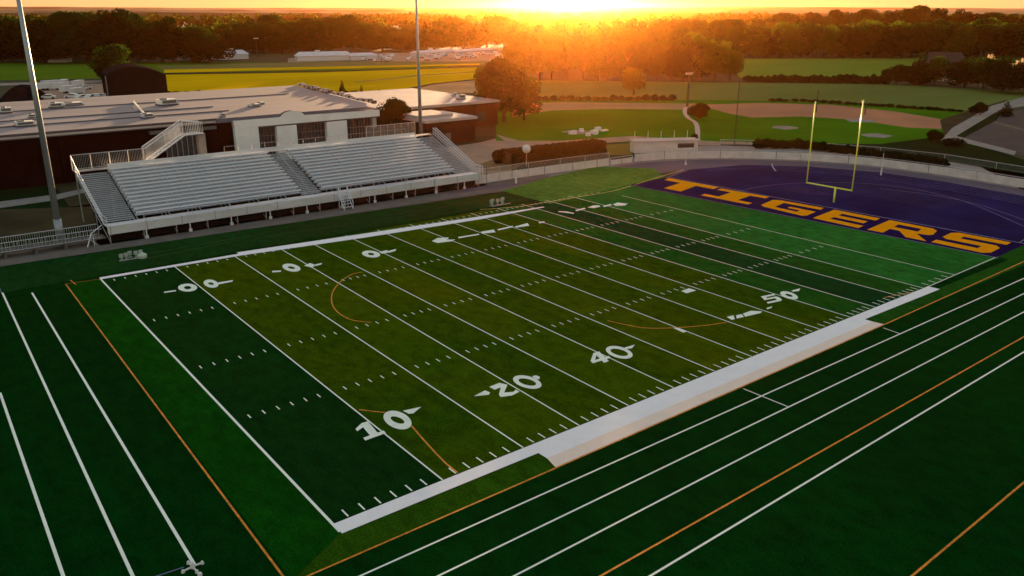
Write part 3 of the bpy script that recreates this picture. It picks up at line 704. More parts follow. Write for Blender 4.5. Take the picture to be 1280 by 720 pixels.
for a_, b_ in ((1, 2), (3, 4), (5, 6)):
    m = MB(); m.box(xs[a_], Yf + 1.25, 0, xs[b_], Yf + 1.4, zs - .26); wd = m.build('window', GLASS, fr)
    m = MB(); nn = 5 if a_ == 1 else 9
    for j in range(nn + 1):
        xx = xs[a_] + (xs[b_] - xs[a_] - .1) * j / nn; m.box(xx, Yf + 1.12, 0, xx + .1, Yf + 1.24, zs - .26)
    m.box(xs[a_], Yf + 1.08, 4.4, xs[b_], Yf + 1.115, 4.55); m.build('frame', MULL, wd)
m = MB(); m.box(xs[6], Yf + .3, 0, xs[7], Yf + 1.2, zs - .26); m.build('pier', GALV, fr)
# bits on the wall
# east wings
def block(name, label, x0, x1, y0, y1, h, wm, rm, over=.4, cat='building'):
    t = empty(name, ((x0+x1)/2, y0, 0), label, cat)
    m = MB(); m.box(x0, y0, 0, x1, y1, h); m.build('wall', wm, t)
    m = MB(); m.box(x0 - over, y0 - over, h, x1 + over, y1 + over, h + .5); r_ = m.build('roof', rm, t)
    m = MB(); m.box(x0 - over + .3, y0 - over + .3, h + .5, x1 + over - .3, y1 + over - .3, h + .54); m.build('roof_field', ROOF2, r_)
    return t
t = block('school_wing', 'brown brick school wing with a pale flat roof behind the dark bush', 73.5, 104, 121, 158, 5.2, BRICK2, ROOF2)
m = MB()
for k in range(6): m.box(78 + k*4, 120.94, 1.2, 80.5 + k*4, 120.99, 3.2)
m.build('window', GLASS, t)
a_ = P(531, 152, 4.9); b_ = P(604, 147.5, 4.9)
t = block('brick_annex', 'small square brick annex with a pale stepped roof beside the stand', a_.x + .5, b_.x, a_.y + .3, a_.y + 12, 4.5, BRICK2, ROOF2)
m = MB(); m.box(a_.x + .6, a_.y + 3, 5.05, b_.x - 3.5, a_.y + 11, 5.6); m.build('raised_roof', ROOF2, t)
m = MB(); m.box(a_.x + 5, a_.y + .22, 0, a_.x + 6.2, a_.y + .29, 2.2); m.build('door', MULL, t)
# fenced plant deck right behind the stand, x 455-525
t = empty('mesh_screen', (60, 87, 0), 'grey mesh screen with pale kit behind the right end of the grandstand', 'screen')
a_ = PY(458, 168, 86); b_ = PY(519, 168, 86)
m = MB()
for k in range(8): xx = a_.x + (b_.x - a_.x) * k / 7; m.tube((xx, 86, 0), (xx, 86, 7.6), .06, n=6)
m.tube((a_.x, 86, 7.6), (b_.x, 86, 7.6), .06, n=6); m.tube((a_.x, 86, 5.6), (b_.x, 86, 5.6), .06, n=6); m.build('frame', GALV, t)
m = MB(); m.box(a_.x, 86.2, 3.2, b_.x, 86.25, 7.4); m.build('panel', mat('grey_screen', (.16, .13, .12), .8, nscale=3, namt=.3), t)

# rooftop units
def rtu():
    t = empty('rooftop_unit', (0, 0, 0), 'white rooftop air unit', 'air unit', 'rooftop air units')
    m = MB(); m.box(-1.1, -.8, .25, 1.1, .8, 1.2); m.build('housing', VEHW, t)
    m = MB(); m.box(-1.2, -.9, 0, 1.2, .9, .245); m.build('curb', ROOFDK, t)
    m = MB(); m.tube((-.4, 0, 1.2), (-.4, 0, 1.4), .5, n=12); m.build('fan', MULL, t)
    m = MB(); m.box(-.9, -.83, .45, .9, -.803, 1.05); m.build('grille', MULL, t)
    return t
proto = rtu(); used = False
RT_ = [((31, 157), 1.2, .6, 'grey rooftop unit near the front edge of the school roof, left of the light pole'),
       ((8, 141), .8, .8, 'small rooftop unit at the far left end of the school roof'),
       ((70, 134), 1.0, .7, 'white rooftop unit right of the light pole at the back of the school roof'),
       ((90, 131), 1.6, .4, 'long low dark rooftop unit at the back of the school roof'),
       ((184, 147), .8, .6, 'small rooftop unit at the end of the white pipe on the school roof'),
       ((209, 131), 1.5, .9, 'largest white rooftop unit at the back edge beside the dark barn'),
       ((40, 147), .5, .5, 'tiny rooftop unit beside the thick light pole'),
       ((318, 133), .9, .4, 'flat pale rooftop unit in the middle of the school roof'),
       ((278, 146), .4, .5, 'small dark vent box near the white frontage'),
       ((325, 130), .7, .3, 'low pale hatch beyond the middle of the school roof')]
for (px, s, sz, lb) in RT_:
    p = P(px[0], px[1], 8.03)
    if not used: o = proto; used = True; o.location = p; o.scale = (s, s, sz); o['label'] = lb
    else: copy_tree(proto, p, random.uniform(-.2, .2), (s, s, sz), lb)
p = P(576, 124, 5.75); copy_tree(proto, p, 0, (.8, .8, .9), 'small rooftop unit on the pale east wing roof near its right end')
p = P(568, 120, 5.75); copy_tree(proto, p, 0, (.5, .5, .6), 'tiny rooftop vent on the pale east wing roof')
a_ = P(167, 129, 8.02); b_ = P(182, 146, 8.02)
m = MB(); m.tube(a_ + Vector((0,0,.25)), b_ + Vector((0,0,.25)), .22, n=8); tag(m.build('roof_pipe', VEHW), 'white pipe lying across the grey school roof below the dark barn', 'pipe')

# ------------------------------------------------------------------ perimeter fence
def fence(name, label, pts, h, hp, step=3.0, solid=MESHP):
    pw = [P(*q) for q in pts]; q = []
    for i in range(len(pw) - 1):
        n = max(1, round((pw[i+1] - pw[i]).length / step))
        for k in range(n): q.append(pw[i].lerp(pw[i+1], k / n))
    q.append(pw[-1])
    t = empty(name, q[0], label, 'fence')
    for i in range(len(q) - 1):
        a, b = q[i], q[i+1]; d = (b - a).normalized(); n = Vector((-d.y, d.x, 0)) * .03
        m = MB(); m.prism([(a + n + d*.06).xy, (b + n - d*.06).xy, (b - n - d*.06).xy, (a - n + d*.06).xy], .08, hp); m.build('panel', solid, t)
    pm = MB()
    for i, a in enumerate(q):
        m = MB(); m.tube(a, a + Vector((0, 0, h)), .06, n=6); m.build('post', MULL if i % 2 else GALV, t)
    for i in range(len(q) - 1):
        pm.tube(q[i] + Vector((0,0,h)), q[i+1] + Vector((0,0,h)), .05, n=6)
        if h > hp + .4:
            d = q[i+1] - q[i]
            for k in range(12):
                a = q[i] + d * (k/12) + Vector((0,0,hp)); pm.tube(a, a + d / 12 * 1.5 + Vector((0,0,h-hp)), .012, n=3); pm.tube(a + Vector((0,0,h-hp)), a + d / 12 * 1.5, .012, n=3)
    pm.build('top_rail', GALV, t)
fence('perimeter_fence', 'pale panelled fence between the grandstand and the gap by the brown hedge', [(592, 231.5), (640, 224), (700, 215.5), (761, 207.5)], 2.3, 1.35)
fence('perimeter_fence', 'short low run of fence at the gap left of the white shed', [(763, 207), (790, 203)], 1.3, .9, 3)
fence('perimeter_fence', 'long curving white panelled fence round the purple end of the track', [(793, 202.5), (830, 199.5), (860, 198.7), (900, 198), (940, 198.5), (1000, 200.5), (1060, 204.5), (1100, 208.5), (1160, 216.5), (1220, 225.5), (1280, 235.5), (1360, 250)], 1.55, 1.35, 5.5, solid=mat('fence_vinyl', (.58, .52, .52), .8, nscale=.6, namt=.15))
fence('rail_fence', 'thin rail fence along the far edge of the concrete walk', [(900, 181.5), (1000, 184), (1100, 191.5), (1180, 200.5), (1280, 217), (1360, 234)], 1.1, .25, 5.5, solid=CONCD)

# white ticket shed / dugout
a_ = P(793, 192); b_ = P(872, 190)
dg = empty('white_shed', a_, 'low white shed with a dark opening behind the curving fence', 'shed')
d = (b_ - a_).normalized(); ang = atan2(d.y, d.x); L_ = (b_ - a_).length
Mx = Matrix.Translation(a_) @ Matrix.Rotation(ang, 4, 'Z')
m = MB(); m.box(0, 0, 0, L_, 3, 2.1, M=Mx); m.build('wall', MESHP, dg)
m = MB(); m.box(-.3, -.3, 2.1, L_ + .3, 3.3, 2.3, M=Mx); m.build('roof', ROOF2, dg)
m = MB(); m.box(L_ - 4, -.05, .9, L_ - .8, -.01, 1.7, M=Mx); m.build('window', DARKST, dg)
for k in range(5):
    m = MB(); m.tube(Mx @ Vector((1 + k*2.6, 3.6, 0)), Mx @ Vector((1 + k*2.6, 3.6, 3.6)), .06, n=6)
    tag(m.build('fence_post', VEHW), 'thin white post standing behind the low white shed', 'post', 'white posts behind the shed')

def small_post(px, h, r, label, name='marker_post'):
    p = P(*px); t = empty(name, p, label, 'post')
    m = MB(); m.tube(p, p + Vector((0, 0, h)), r, r*.8, n=8); m.build('shaft', VEHW, t)
    m = MB(); m.tube(p, p + Vector((0, 0, min(1.1, h*.4))), r * 2.2, n=8); m.build('sleeve', VEHW, t)
small_post((1101, 219), 3.6, .06, 'white post with a thick foot on the purple track right of the goalpost')
small_post((857, 206), .9, .09, 'short white post on the purple track just inside the fence')
small_post((645, 229), 2.2, .08, 'white gate post by the fence near the right end of the grandstand')
p = P(970, 214); m = MB()
for k in range(10):
    t0, t1 = k/10, (k+1)/10
    f_ = lambda t: p + Vector((0, .9 * sin(t * pi * .6), 1.3 * t if t < .7 else .91 + .2 * sin((t-.7)/.3*pi/2)))
    m.tube(f_(t0), f_(t1), .07, n=6)
tag(m.build('bent_marker', VEHW), 'small bent white marker on the purple track left of the goalpost', 'marker')

# training gear on the bench side and at the lower-left line end
def gear(px, label, s=1.0):
    p = P(*px); t = empty('training_gear', p, label, 'training gear', 'white training gear')
    rnd = random.Random(px[0])
    for k in range(5):
        x = p.x + (k - 2) * .75 * s; y = p.y + rnd.uniform(-.5, .5) * s
        m = MB(); m.box(x - .3*s, y - .08, 0.02, x + .3*s, y + .08, .12); m.tube((x, y, .1), (x + .1, y, .9*s), .09, n=6); m.box(x - .28*s, y - .12, .5*s, x + .28*s, y + .12, 1.05*s)
        m.build('pad', mat('grey_white_pad', (.32, .36, .33), .7), t)
    m = MB(); m.box(p.x - 2*s, p.y - .9, .1, p.x + 2*s, p.y - .8, .2); m.build('runner', GALV, t)
gear((164, 323), 'small cluster of pale training pads on the bench side turf near the grandstand', .7)
gear((622, 256), 'tiny pale training pads beyond the sideline near the fence end', .8)
p = P(178, 322); m = MB(); m.tube(p, p + Vector((0,0,.35)), .5, .5, 12); m.tube(p + Vector((0,0,.35)), p + Vector((0,0,.6)), .5, .1, 12)
tag(m.build('ball_bag', mat('pale_bag', (.45, .52, .45), .8)), 'round pale bag lying beside the training pads', 'bag')
p = P(241, 710); t = empty('line_stand', p, 'white cross-footed stand at the end of a painted line', 'stand')
m = MB()
for a__ in (0.1, pi/2 + .1, pi + .1, 3*pi/2 + .1): 
    q = p + Vector((cos(a__), sin(a__), 0)) * .48; m.tube(p + Vector((0,0,.08)), q + Vector((0,0,.06)), .05, n=6)
m.build('foot_bar', VEHW, t)
for a__ in (0.1, pi/2 + .1, pi + .1, 3*pi/2 + .1):
    q = p + Vector((cos(a__), sin(a__), 0)) * .48; m = MB(); m.tube(q, q + Vector((0,0,.14)), .10, .06, n=10); m.build('foot_pad', VEHW, t)
m = MB(); m.tube(p, p + Vector((0,0,.28)), .11, .08, n=10); m.build('hub', VEHW, t)
p = P(250, 719); m = MB(); m.tube(p, p + Vector((0,0,.12)), .12, .10, 12); tag(m.build('marker_disc', VEHW), 'small white disc on the dark turf below the line stand', 'marker')

# ------------------------------------------------------------------ thin poles
def util(px, top, label, r=.14, arm=True):
    p = P(*px); dist = hypot(p.x - CAM.x, p.y - CAM.y); z = PD(px[0], top, dist).z
    t = empty('utility_pole', p, label, 'pole', 'slim poles round the ballpark')
    m = MB(); m.tube(p, p + Vector((0, 0, z)), r, r * .6, 8); m.build('shaft', BARK, t)
    if arm: m = MB(); m.box(p.x - 1.4, p.y - .2, z - .7, p.x + 1.4, p.y + .2, z - .1); m.build('crossarm', GALV, t)
util((859, 133), 90, 'ballpark pole with lamp arm above the round dark tree', .3)
util((918, 180), 102, 'thin dark pole between the round tree and the goalpost', .12, False)
util((1020, 140), 112, 'thin dark pole seen above one goalpost upright', .15, False)
util((322, 72), 47, 'thin pale pole in front of the far wood', .3)
util((1081, 143), 128, 'thin dark pole seen above the other goalpost upright', .15, False)

# ------------------------------------------------------------------ trees
def leafball(mb, c, rad, n, size, rnd, shell=.55, flat=1.0):
    for _ in range(n):
        while True:
            v = Vector((rnd.uniform(-1,1), rnd.uniform(-1,1), rnd.uniform(-1,1)))
            if .05 < v.length < 1: break
        v = v.normalized() * (shell + (1 - shell) * rnd.random() ** .7) 
        p = Vector(c) + Vector((v.x * rad[0], v.y * rad[1], v.z * rad[2]))
        nrm = (v + Vector((rnd.uniform(-1,1), rnd.uniform(-1,1), rnd.uniform(-1,1))) * .5).normalized()
        q = nrm.to_track_quat('Z', 'Y'); s = size * rnd.uniform(.6, 1.3); a = rnd.random() * pi
        e1 = q @ Vector((cos(a), sin(a), 0)) * s; e2 = q @ Vector((-sin(a), cos(a), 0)) * s * .8
        mb.face([p - e1, p - e2 * .9, p + e1, p + e2])
def tree_proto(name, seed, H, Wd, leaf, nl, size, trunk_h, kind='round', mats=None):
    rnd = random.Random(seed)
    t = empty(name, (0, 0, 0), None, None)
    m = MB(); r = H * .018 + .06
    m.tube((0, 0, 0), (0, 0, H * .55), r * 1.4, r * .7, 8)
    for k in range(6):
        a = 2*pi*k/6 + rnd.random(); z = H * rnd.uniform(.22, .5)
        m.tube((0, 0, z), (cos(a) * Wd * .32, sin(a) * Wd * .32, z + H * rnd.uniform(.12, .3)), r * .5, r * .15, 5)
    m.build('trunk', BARK, t)
    m = MB()
    lobes = []
    if kind == 'round':
        for k in range(10):
            a = rnd.random() * 2 * pi; u = rnd.random()
            z = trunk_h + (H - trunk_h) * (.12 + .74 * u); rr = Wd * .5 * sqrt(max(.05, 1 - (abs(u - .42) * 1.55) ** 2)) * rnd.uniform(.35, .72)
            s = Wd * rnd.uniform(.21, .33)
            lobes.append(((cos(a) * rr, sin(a) * rr, z), (s, s, s * .85)))
        lobes.append(((0, 0, H - Wd * .18), (Wd * .2, Wd * .2, Wd * .18)))
        lobes.append(((0, 0, trunk_h + (H - trunk_h) * .45), (Wd * .36, Wd * .36, (H - trunk_h) * .42)))
    elif kind == 'ball':
        for k in range(16):
            a = rnd.random() * 2 * pi; b = rnd.uniform(-.9, 1) ; c = sqrt(max(0, 1 - b*b)) * Wd * .34
            lobes.append(((cos(a) * c, sin(a) * c, trunk_h + (H - trunk_h) * .5 + b * (H - trunk_h) * .33), (Wd * .17,) * 3))
        lobes.append(((0, 0, trunk_h + (H - trunk_h) * .5), (Wd * .42, Wd * .42, (H - trunk_h) * .43)))
    else:  # conifer
        for k in range(9):
            u = k / 9; s = Wd * .5 * (1 - u) + .3
            lobes.append(((rnd.uniform(-.2, .2), rnd.uniform(-.2, .2), trunk_h + (H - trunk_h) * (u + .04)), (s, s, (H - trunk_h) * .09)))
    tot = sum(l[1][0] ** 2 for l in lobes)
    for c, s in lobes: leafball(m, c, s, max(10, int(nl * s[0] ** 2 / tot)), size, rnd, .6)
    m.build('crown', leaf, t)
    return t
PR = {}
def protos():
    PR['a'] = tree_proto('broadleaf_tree', 1, 10, 8.5, LEAF, 4200, .30, 1.2)
    PR['b'] = tree_proto('broadleaf_tree', 2, 10, 7.5, LEAF2, 3600, .30, 1.0)
    PR['c'] = tree_proto('broadleaf_tree', 3, 10, 9, LEAF3, 3600, .30, 1.0)
    PR['d'] = tree_proto('broadleaf_tree', 4, 10, 6.5, LEAF, 3600, .28, .8)
    PR['e'] = tree_proto('broadleaf_tree', 5, 10, 8, LEAF2, 3600, .30, 1.6)
    PR['k'] = tree_proto('conifer_tree', 6, 10, 4, LEAF, 1200, .26, .5, 'cone')
    PR['o'] = tree_proto('round_tree', 8, 10, 9.5, LEAF, 6000, .27, .6, 'ball')
    PR['y'] = tree_proto('round_tree', 9, 10, 9.5, LEAF3, 3000, .27, 1.2, 'ball')
    PR['w'] = tree_proto('blossom_tree', 10, 10, 7, BLOSS, 900, .24, 1.5)
    PR['s'] = tree_proto('shrub', 11, 10, 13, LEAF, 900, .8, -1, 'ball')
protos()
first = {k: True for k in PR}
def plant(k, loc, h, wfac, label, cat='tree', group=None, seed=0):
    rnd = random.Random(seed * 13 + 5); s = h / 10
    rz = rnd.random() * 6.28; r = copy_tree(PR[k], loc, rz, (s * wfac, s * wfac, s), label, group)
    r['category'] = cat; return r
def plant_px(k, px, top, wpx, label, cat='tree', group=None):
    p = P(*px); d = hypot(p.x - CAM.x, p.y - CAM.y); h = PD(px[0], top, d).z
    wm = wpx * sqrt(d*d + 25.8**2) / FPX; base = {'a': 8.5, 'b': 7.5, 'c': 9, 'd': 6.5, 'e': 8, 'k': 4, 'o': 9.5, 'y': 9.5, 'w': 7, 's': 13}[k]
    return plant(k, p, h, wm / (base * h / 10), label, cat, group, int(px[0] * 7 + px[1]))
plant_px('o', (630, 152), 69, 66, 'large dark round tree at the right end of the school roof')
plant_px('e', (608, 150), 84, 40, 'smaller tree leaning against the large dark tree by the school')
plant_px('b', (655, 150), 96, 40, 'mid-sized tree on the ballpark side of the large dark tree')
plant_px('o', (490, 176), 121, 54, 'dark round tree between the white frontage and the brick annex')
plant_px('e', (146, 101), 56, 46, 'lone dark tree directly behind the dark barn')
plant_px('d', (130, 101), 78, 20, 'small dark tree at the foot of the lone tree behind the barn')
plant_px('y', (792, 119), 82, 36, 'round sunlit tree alone at the edge of the far field, right of the glare')
plant_px('o', (872, 150), 128, 29, 'small very dark round tree beside the ballpark pole')
plant_px('s', (868, 180), 166, 11, 'small dark shrub at the foot of the pale path behind the fence', 'shrub')
plant_px('y', (893, 101), 47, 50, 'tall pale green tree at the corner of the far wood')
plant_px('y', (912, 101), 60, 34, 'shorter pale green tree just right of the tall pale one')
plant_px('c', (872, 101), 44, 46, 'tall broad tree left of the pale corner tree')
for i, (x, b_, t_, w_, k, lb) in enumerate([
    (1120, 105, 80, 36, 'o', 'low dark round tree at the left end of the farmhouse trees'), (1148, 105, 64, 22, 'k', 'pointed tree rising above the farmhouse trees'),
    (1145, 106, 76, 40, 'a', 'dark broad tree in front of the pointed tree'), (1168, 105, 72, 30, 'c', 'yellow-topped tree left of the pale farmhouse'),
    (1205, 109, 70, 40, 'a', 'dark tree right of the pale farmhouse'), (1228, 112, 72, 34, 'e', 'green tree between the farmhouse and the blossom trees'),
    (1252, 115, 68, 40, 'a', 'large dark tree behind the pale blossom'), (1285, 118, 66, 50, 'a', 'dark tree cut by the right edge of the picture'),
    (1232, 110, 66, 18, 'w', 'tall pale blossoming tree among dark trees'), (1240, 109, 76, 14, 'w', 'narrow blossoming tree right of the tall one'),
    (1262, 112, 74, 26, 'w', 'broad pale blossoming tree near the right edge'), (1274, 112, 70, 16, 'w', 'pale blossoming tree cut by the right edge'), (1222, 108, 90, 12, 'w', 'small pale bush with blossom beside the dark trees')]):
    plant_px(k, (x, b_), t_, w_, lb, 'tree', 'trees round the farmhouse')
plant_px('k', (1257, 145), 126, 15, 'dark pointed evergreen on the verge by the parking lot')
plant_px('o', (1225, 144), 127, 18, 'round dark bush by the concrete path', 'bush')
plant_px('o', (1214, 143), 132, 9, 'small dark bush left of the round one by the path', 'bush')
plant_px('o', (1168, 178), 162, 22, 'dark rounded bush at the corner of the ballpark lawn', 'bush')
plant_px('s', (1192, 182), 172, 26, 'low dark shrub below the parking lot', 'shrub')
plant_px('k', (428, 117), 100, 9, 'small pointed evergreen behind the school roof')
plant_px('o', (391, 119), 106, 15, 'low dark shrub behind the school roof', 'shrub')
plant_px('k', (452, 118), 106, 6, 'tiny pointed evergreen right of the larger one behind the school roof')
plant_px('s', (376, 119), 112, 14, 'flat dark shrub behind the school roof', 'shrub')
plant_px('s', (412, 120), 114, 12, 'flat dark shrub left of the pointed evergreen', 'shrub')
plant_px('s', (342, 118), 111, 8, 'single small shrub at the back edge of the school roof', 'shrub')
plant_px('s', (475, 119), 112, 12, 'flat dark shrub at the corner of the yellow field', 'shrub')
plant_px('s', (625, 204), 186, 22, 'dark shrub at the left end of the brown hedge', 'shrub')
# hedge lines as single shrubs
for i in range(22):
    x = 935 + i * 8.2; plant_px('s' , (x, 102.5 + i * .12), 93 + random.uniform(-1.5, 2), 13, 'dark shrub in the hedge between the two pale green fields', 'shrub', 'shrubs of the field hedge')
for i in range(26):
    x = 965 + i * 9.3 + random.uniform(-2, 2); y = 125.5 + max(0, x - 1000) * .065; plant_px('s', (x, y + 1.2), y - 2.5 + random.uniform(-1, 1), 10, 'low shrub along the edge above the clay infield', 'shrub', 'low shrubs above the infield')
for i in range(20):
    x = 640 + i * 10.5; plant_px('s', (x, 126), 119 + random.uniform(-2, 2), 12, 'low shrub along the field edge beyond the ballpark', 'shrub', 'low shrubs beyond the ballpark')
for i in range(24):
    x = 948 + i * 10; y = 184 if x < 1000 else 184 + (x - 1000) * .13; plant_px('s', (x, y + 1), y - 11 + random.uniform(-1, 2), 17, 'dark bank shrub behind the curving fence', 'shrub', 'shrubs on the bank behind the fence')
for i in range(22):
    x = 150 + i * 14; plant_px('s', (x, 118.5), 113.5 + random.uniform(-1, 1), 14, 'low dark shrub at the near edge of the yellow field', 'shrub', 'low shrubs behind the school roof')
# clipped brown hedge
h_ = [P(640, 207), P(757, 192.5)]
d = (h_[1] - h_[0]).normalized(); nrm = Vector((-d.y, d.x, 0)); mb = MB(); L_ = (h_[1] - h_[0]).length; rnd = random.Random(3)
for _ in range(5200):
    u = rnd.random() * L_; face = rnd.random()
    if face < .6: v, z = rnd.uniform(-.25, .15), rnd.random() * 2.2
    else: v, z = rnd.uniform(0, 3.4), 2.2 + rnd.uniform(-.15, .2)
    p = h_[0] + d * u + nrm * v + Vector((0, 0, z)); q = Vector((rnd.uniform(-1,1), rnd.uniform(-1,1), rnd.uniform(-1,1))).normalized().to_track_quat('Z', 'Y')
    e1 = q @ Vector((.26, 0, 0)); e2 = q @ Vector((0, .22, 0)); mb.face([p - e1, p - e2, p + e1, p + e2])
hd = empty('clipped_hedge', h_[0], 'long clipped brown hedge behind the pale fence', 'hedge')
mb.build('foliage', mat('brown_leaf', (.045, .030, .010), .8, nscale=.4, namt=.3, trans=(.10, .06, .01)), hd)
m = MB(); a0, b0 = h_[0] + nrm*.2, h_[1] + nrm*.2; m.prism([a0.xy, b0.xy, (b0 + nrm*3).xy, (a0 + nrm*3).xy], 0, 2.05); m.build('branch_core', BARK, hd)

# far woodland: front rows as single trees
def lerp_prof(pr, x):
    for (x0, y0), (x1, y1) in zip(pr, pr[1:]):
        if x0 <= x <= x1: return y0 + (y1 - y0) * (x - x0) / (x1 - x0)
    return pr[-1][1] if x > pr[-1][0] else pr[0][1]
def row(x0, x1, step, base, prof, dback, keys, label, group, wpx, jit=3):
    x = x0; i = 0; rnd = random.Random(int(x0) * 3 + int(lerp_prof(base, x0) if not isinstance(base, (int, float)) else base) + int(dback))
    while x < x1:
        xx = x + rnd.uniform(-.3, .3) * step; p = P(xx, lerp_prof(base, xx) if not isinstance(base, (int, float)) else base)
        d = hypot(p.x - CAM.x, p.y - CAM.y) + dback + rnd.uniform(-8, 8)
        z = PD(xx, lerp_prof(prof, xx) + rnd.uniform(-jit, jit), d).z
        g0 = PD(xx, 360, d); k = rnd.choice(keys); wd = wpx * rnd.uniform(.85, 1.25) * d / FPX
        basew = {'a': 8.5, 'b': 7.5, 'c': 9, 'd': 6.5, 'e': 8, 'k': 4, 'y': 9.5}[k]
        plant(k, (g0.x, g0.y, 0), z, wd / (basew * z / 10), label, 'tree', group, i + int(x0))
        x += step; i += 1
WL = [(-60, 14), (0, 16), (25, 21), (60, 11), (82, 20), (110, 17), (128, 17), (150, 20), (170, 14), (205, 11), (222, 14), (232, 28), (245, 21), (262, 30), (285, 38), (305, 36), (340, 30)]
row(-50, 310, 19, 77, WL, 0, 'aadb', 'dark tree in the tall wood beyond the green meadow', 'trees of the tall dark wood', 44, 5)
row(-50, 235, 21, 74, [(x, y + 2) for x, y in WL], 28, 'ad', 'dark tree in the tall wood beyond the green meadow', 'trees of the tall dark wood', 44, 4)
WM = [(290, 36), (320, 33), (340, 22), (375, 19), (385, 30), (415, 20), (445, 19), (470, 26), (500, 34), (540, 32), (570, 24), (620, 22), (660, 28)]
row(300, 660, 15, [(290, 66), (660, 62)], [(x, max(y + 8, 32)) for x, y in WM], 0, 'eabb', 'mid-height tree in the wood behind the farm yard', 'trees behind the farm yard', 34, 4)
row(296, 660, 17, [(290, 60), (660, 58)], WM, 30, 'abe', 'tall tree at the back of the wood behind the farm yard', 'back trees behind the farm yard', 34, 3)
WC = [(640, 30), (700, 24), (740, 22), (800, 24), (860, 24), (900, 24)]
row(650, 870, 17, 100, [(640, 52), (720, 50), (860, 46)], 0, 'abe', 'hazy tree in the wood under the low sun', 'trees under the low sun', 30, 5)
row(640, 900, 15, 84, [(x, y + 12) for x, y in WC], 0, 'abe', 'hazy tree in the middle of the wood under the low sun', 'middle trees under the low sun', 26, 3)
row(640, 900, 15, 68, WC, 0, 'abd', 'hazy tree at the back of the wood under the low sun', 'back trees under the low sun', 24, 2)
WR = [(890, 44), (950, 36), (1000, 34), (1050, 34), (1110, 31), (1170, 30), (1240, 32), (1320, 32)]
row(905, 1330, 13, 71.5, WR, 0, 'eccba', 'yellow-green tree at the front of the wood beyond the green fields', 'front trees beyond the green fields', 31, 4)
row(905, 1330, 14, 70, [(x, y - 3) for x, y in WR], 22, 'ccbe', 'yellow-green tree at the front of the wood beyond the green fields', 'front trees beyond the green fields', 31, 4)
WB = [(890, 24), (940, 18), (1000, 13), (1060, 13), (1110, 9), (1140, 8), (1170, 16), (1190, 18), (1210, 14), (1260, 12), (1320, 12)]
row(895, 1330, 13, 44, WB, 0, 'abda', 'dark tall tree on the skyline of the wood', 'skyline trees', 24, 3)
for k in PR.values():   # the first of each kind stands for itself out in the wood
    pass
# the rest of the woods reads as one mass
mb = MB(); rnd = random.Random(21); n = 0
def clump(cx, cy, h, wd, nq, size):
    for _ in range(nq):
        a = rnd.random() * 2*pi; u = rnd.random(); r = wd * .5 * sqrt(max(0.02, 1 - (abs(u - .45) * 1.7) ** 2)) * rnd.uniform(.6, 1)
        p = Vector((cx + cos(a) * r, cy + sin(a) * r, h * (.12 + .88 * u)))
        q = (Vector((cos(a), sin(a), u - .2)) + Vector((rnd.uniform(-1,1), rnd.uniform(-1,1), rnd.uniform(-1,1))) * .7).normalized().to_track_quat('Z', 'Y')
        s = size * rnd.uniform(.6, 1.3); t = rnd.random() * pi
        e1 = q @ Vector((cos(t), sin(t), 0)) * s; e2 = q @ Vector((-sin(t), cos(t), 0)) * s * .8
        mb.face([p - e1, p - e2, p + e1, p + e2], rnd.choice((0, 0, 1)) if u < .8 else rnd.choice((0, 1, 2)))  # paler leaves up high paint sunlit tops onto the crowns
for _ in range(2300):
    a = YAW + R(rnd.uniform(-42, 42)); d = 560 + 1300 * rnd.random() ** 1.3
    x, y = CAM.x + cos(a) * d, CAM.y + sin(a) * d
    if noise.noise(Vector((x * .004, y * .004, 3))) < -.06: continue
    clump(x, y, rnd.uniform(8, 14) + (d - 560) * .003, rnd.uniform(10, 18), int(120 - 60 * (d - 560) / 1300), 1.2 + d * .0008)
wd_ = mb.build('distant_wood', [LEAF, LEAF2, LEAF3]); tag(wd_, 'far woodland rolling to the horizon beyond the fields', 'woodland', kind='stuff')

# use the prototypes themselves as real trees at the edges
for i, (k, o) in enumerate(PR.items()):
    if k in 'sw': hh = 3 if k == 's' else 7
    else: hh = 15
    p = PD(1290 + i * 9 if i % 2 else -20 - i * 8, 360, 520 + i * 10)
    o.location = (p.x, p.y, 0); s = hh / 10; o.scale = (s, s, s)
    o['label'] = {'a': 'broad dark tree', 'b': 'upright green tree', 'c': 'broad yellow-green tree', 'd': 'narrow dark tree', 'e': 'tall green tree', 'k': 'slim evergreen', 'o': 'ball-shaped dark tree', 'y': 'ball-shaped pale tree', 'w': 'blossoming tree', 's': 'wide low shrub'}[k] + ' deep in the wood at the side of the picture'
    o['category'] = 'tree' if k != 's' else 'shrub'

# ------------------------------------------------------------------ far buildings and vehicles
def long_house(a, b, dep, hw, hr, name, label, wm, rm, vents=2):
    a, b = P(*a), P(*b); d = (b - a).normalized(); L = (b - a).length; Mx = Matrix.Translation(a) @ Matrix.Rotation(atan2(d.y, d.x), 4, 'Z')
    t = empty(name, a, label, 'building')
    m = MB(); m.box(0, 0, 0, L, dep, hw, M=Mx); m.build('wall', wm, t)
    m = MB(); c = [Mx @ Vector(q) for q in ((-.5,-.5,hw),(L+.5,-.5,hw),(L+.5,dep+.5,hw),(-.5,dep+.5,hw),(1.5,dep/2,hr),(L-1.5,dep/2,hr))]
    for f in ((0,1,5,4),(1,2,5),(2,3,4,5),(3,0,4),(3,2,1,0)): m.face([c[i] for i in f])
    r = m.build('roof', rm, t)
    for k in range(vents):
        m = MB(); x = L * (.35 + .35 * k); m.box(x, dep/2 - .8, hr - .6, x + 2.4, dep/2 + .8, hr + .7, M=Mx); m.build('vent', wm, r)
    for k in range(max(2, int(L / 4)) if 'farmhouse' in name else 0):
        m = MB(); x = 1.2 + k * 4
        if x + 1.4 > L: break
        m.box(x, -.06, 1, x + 1.3, -.01, 2.2, M=Mx); m.build('window', MULL, t)
    return t
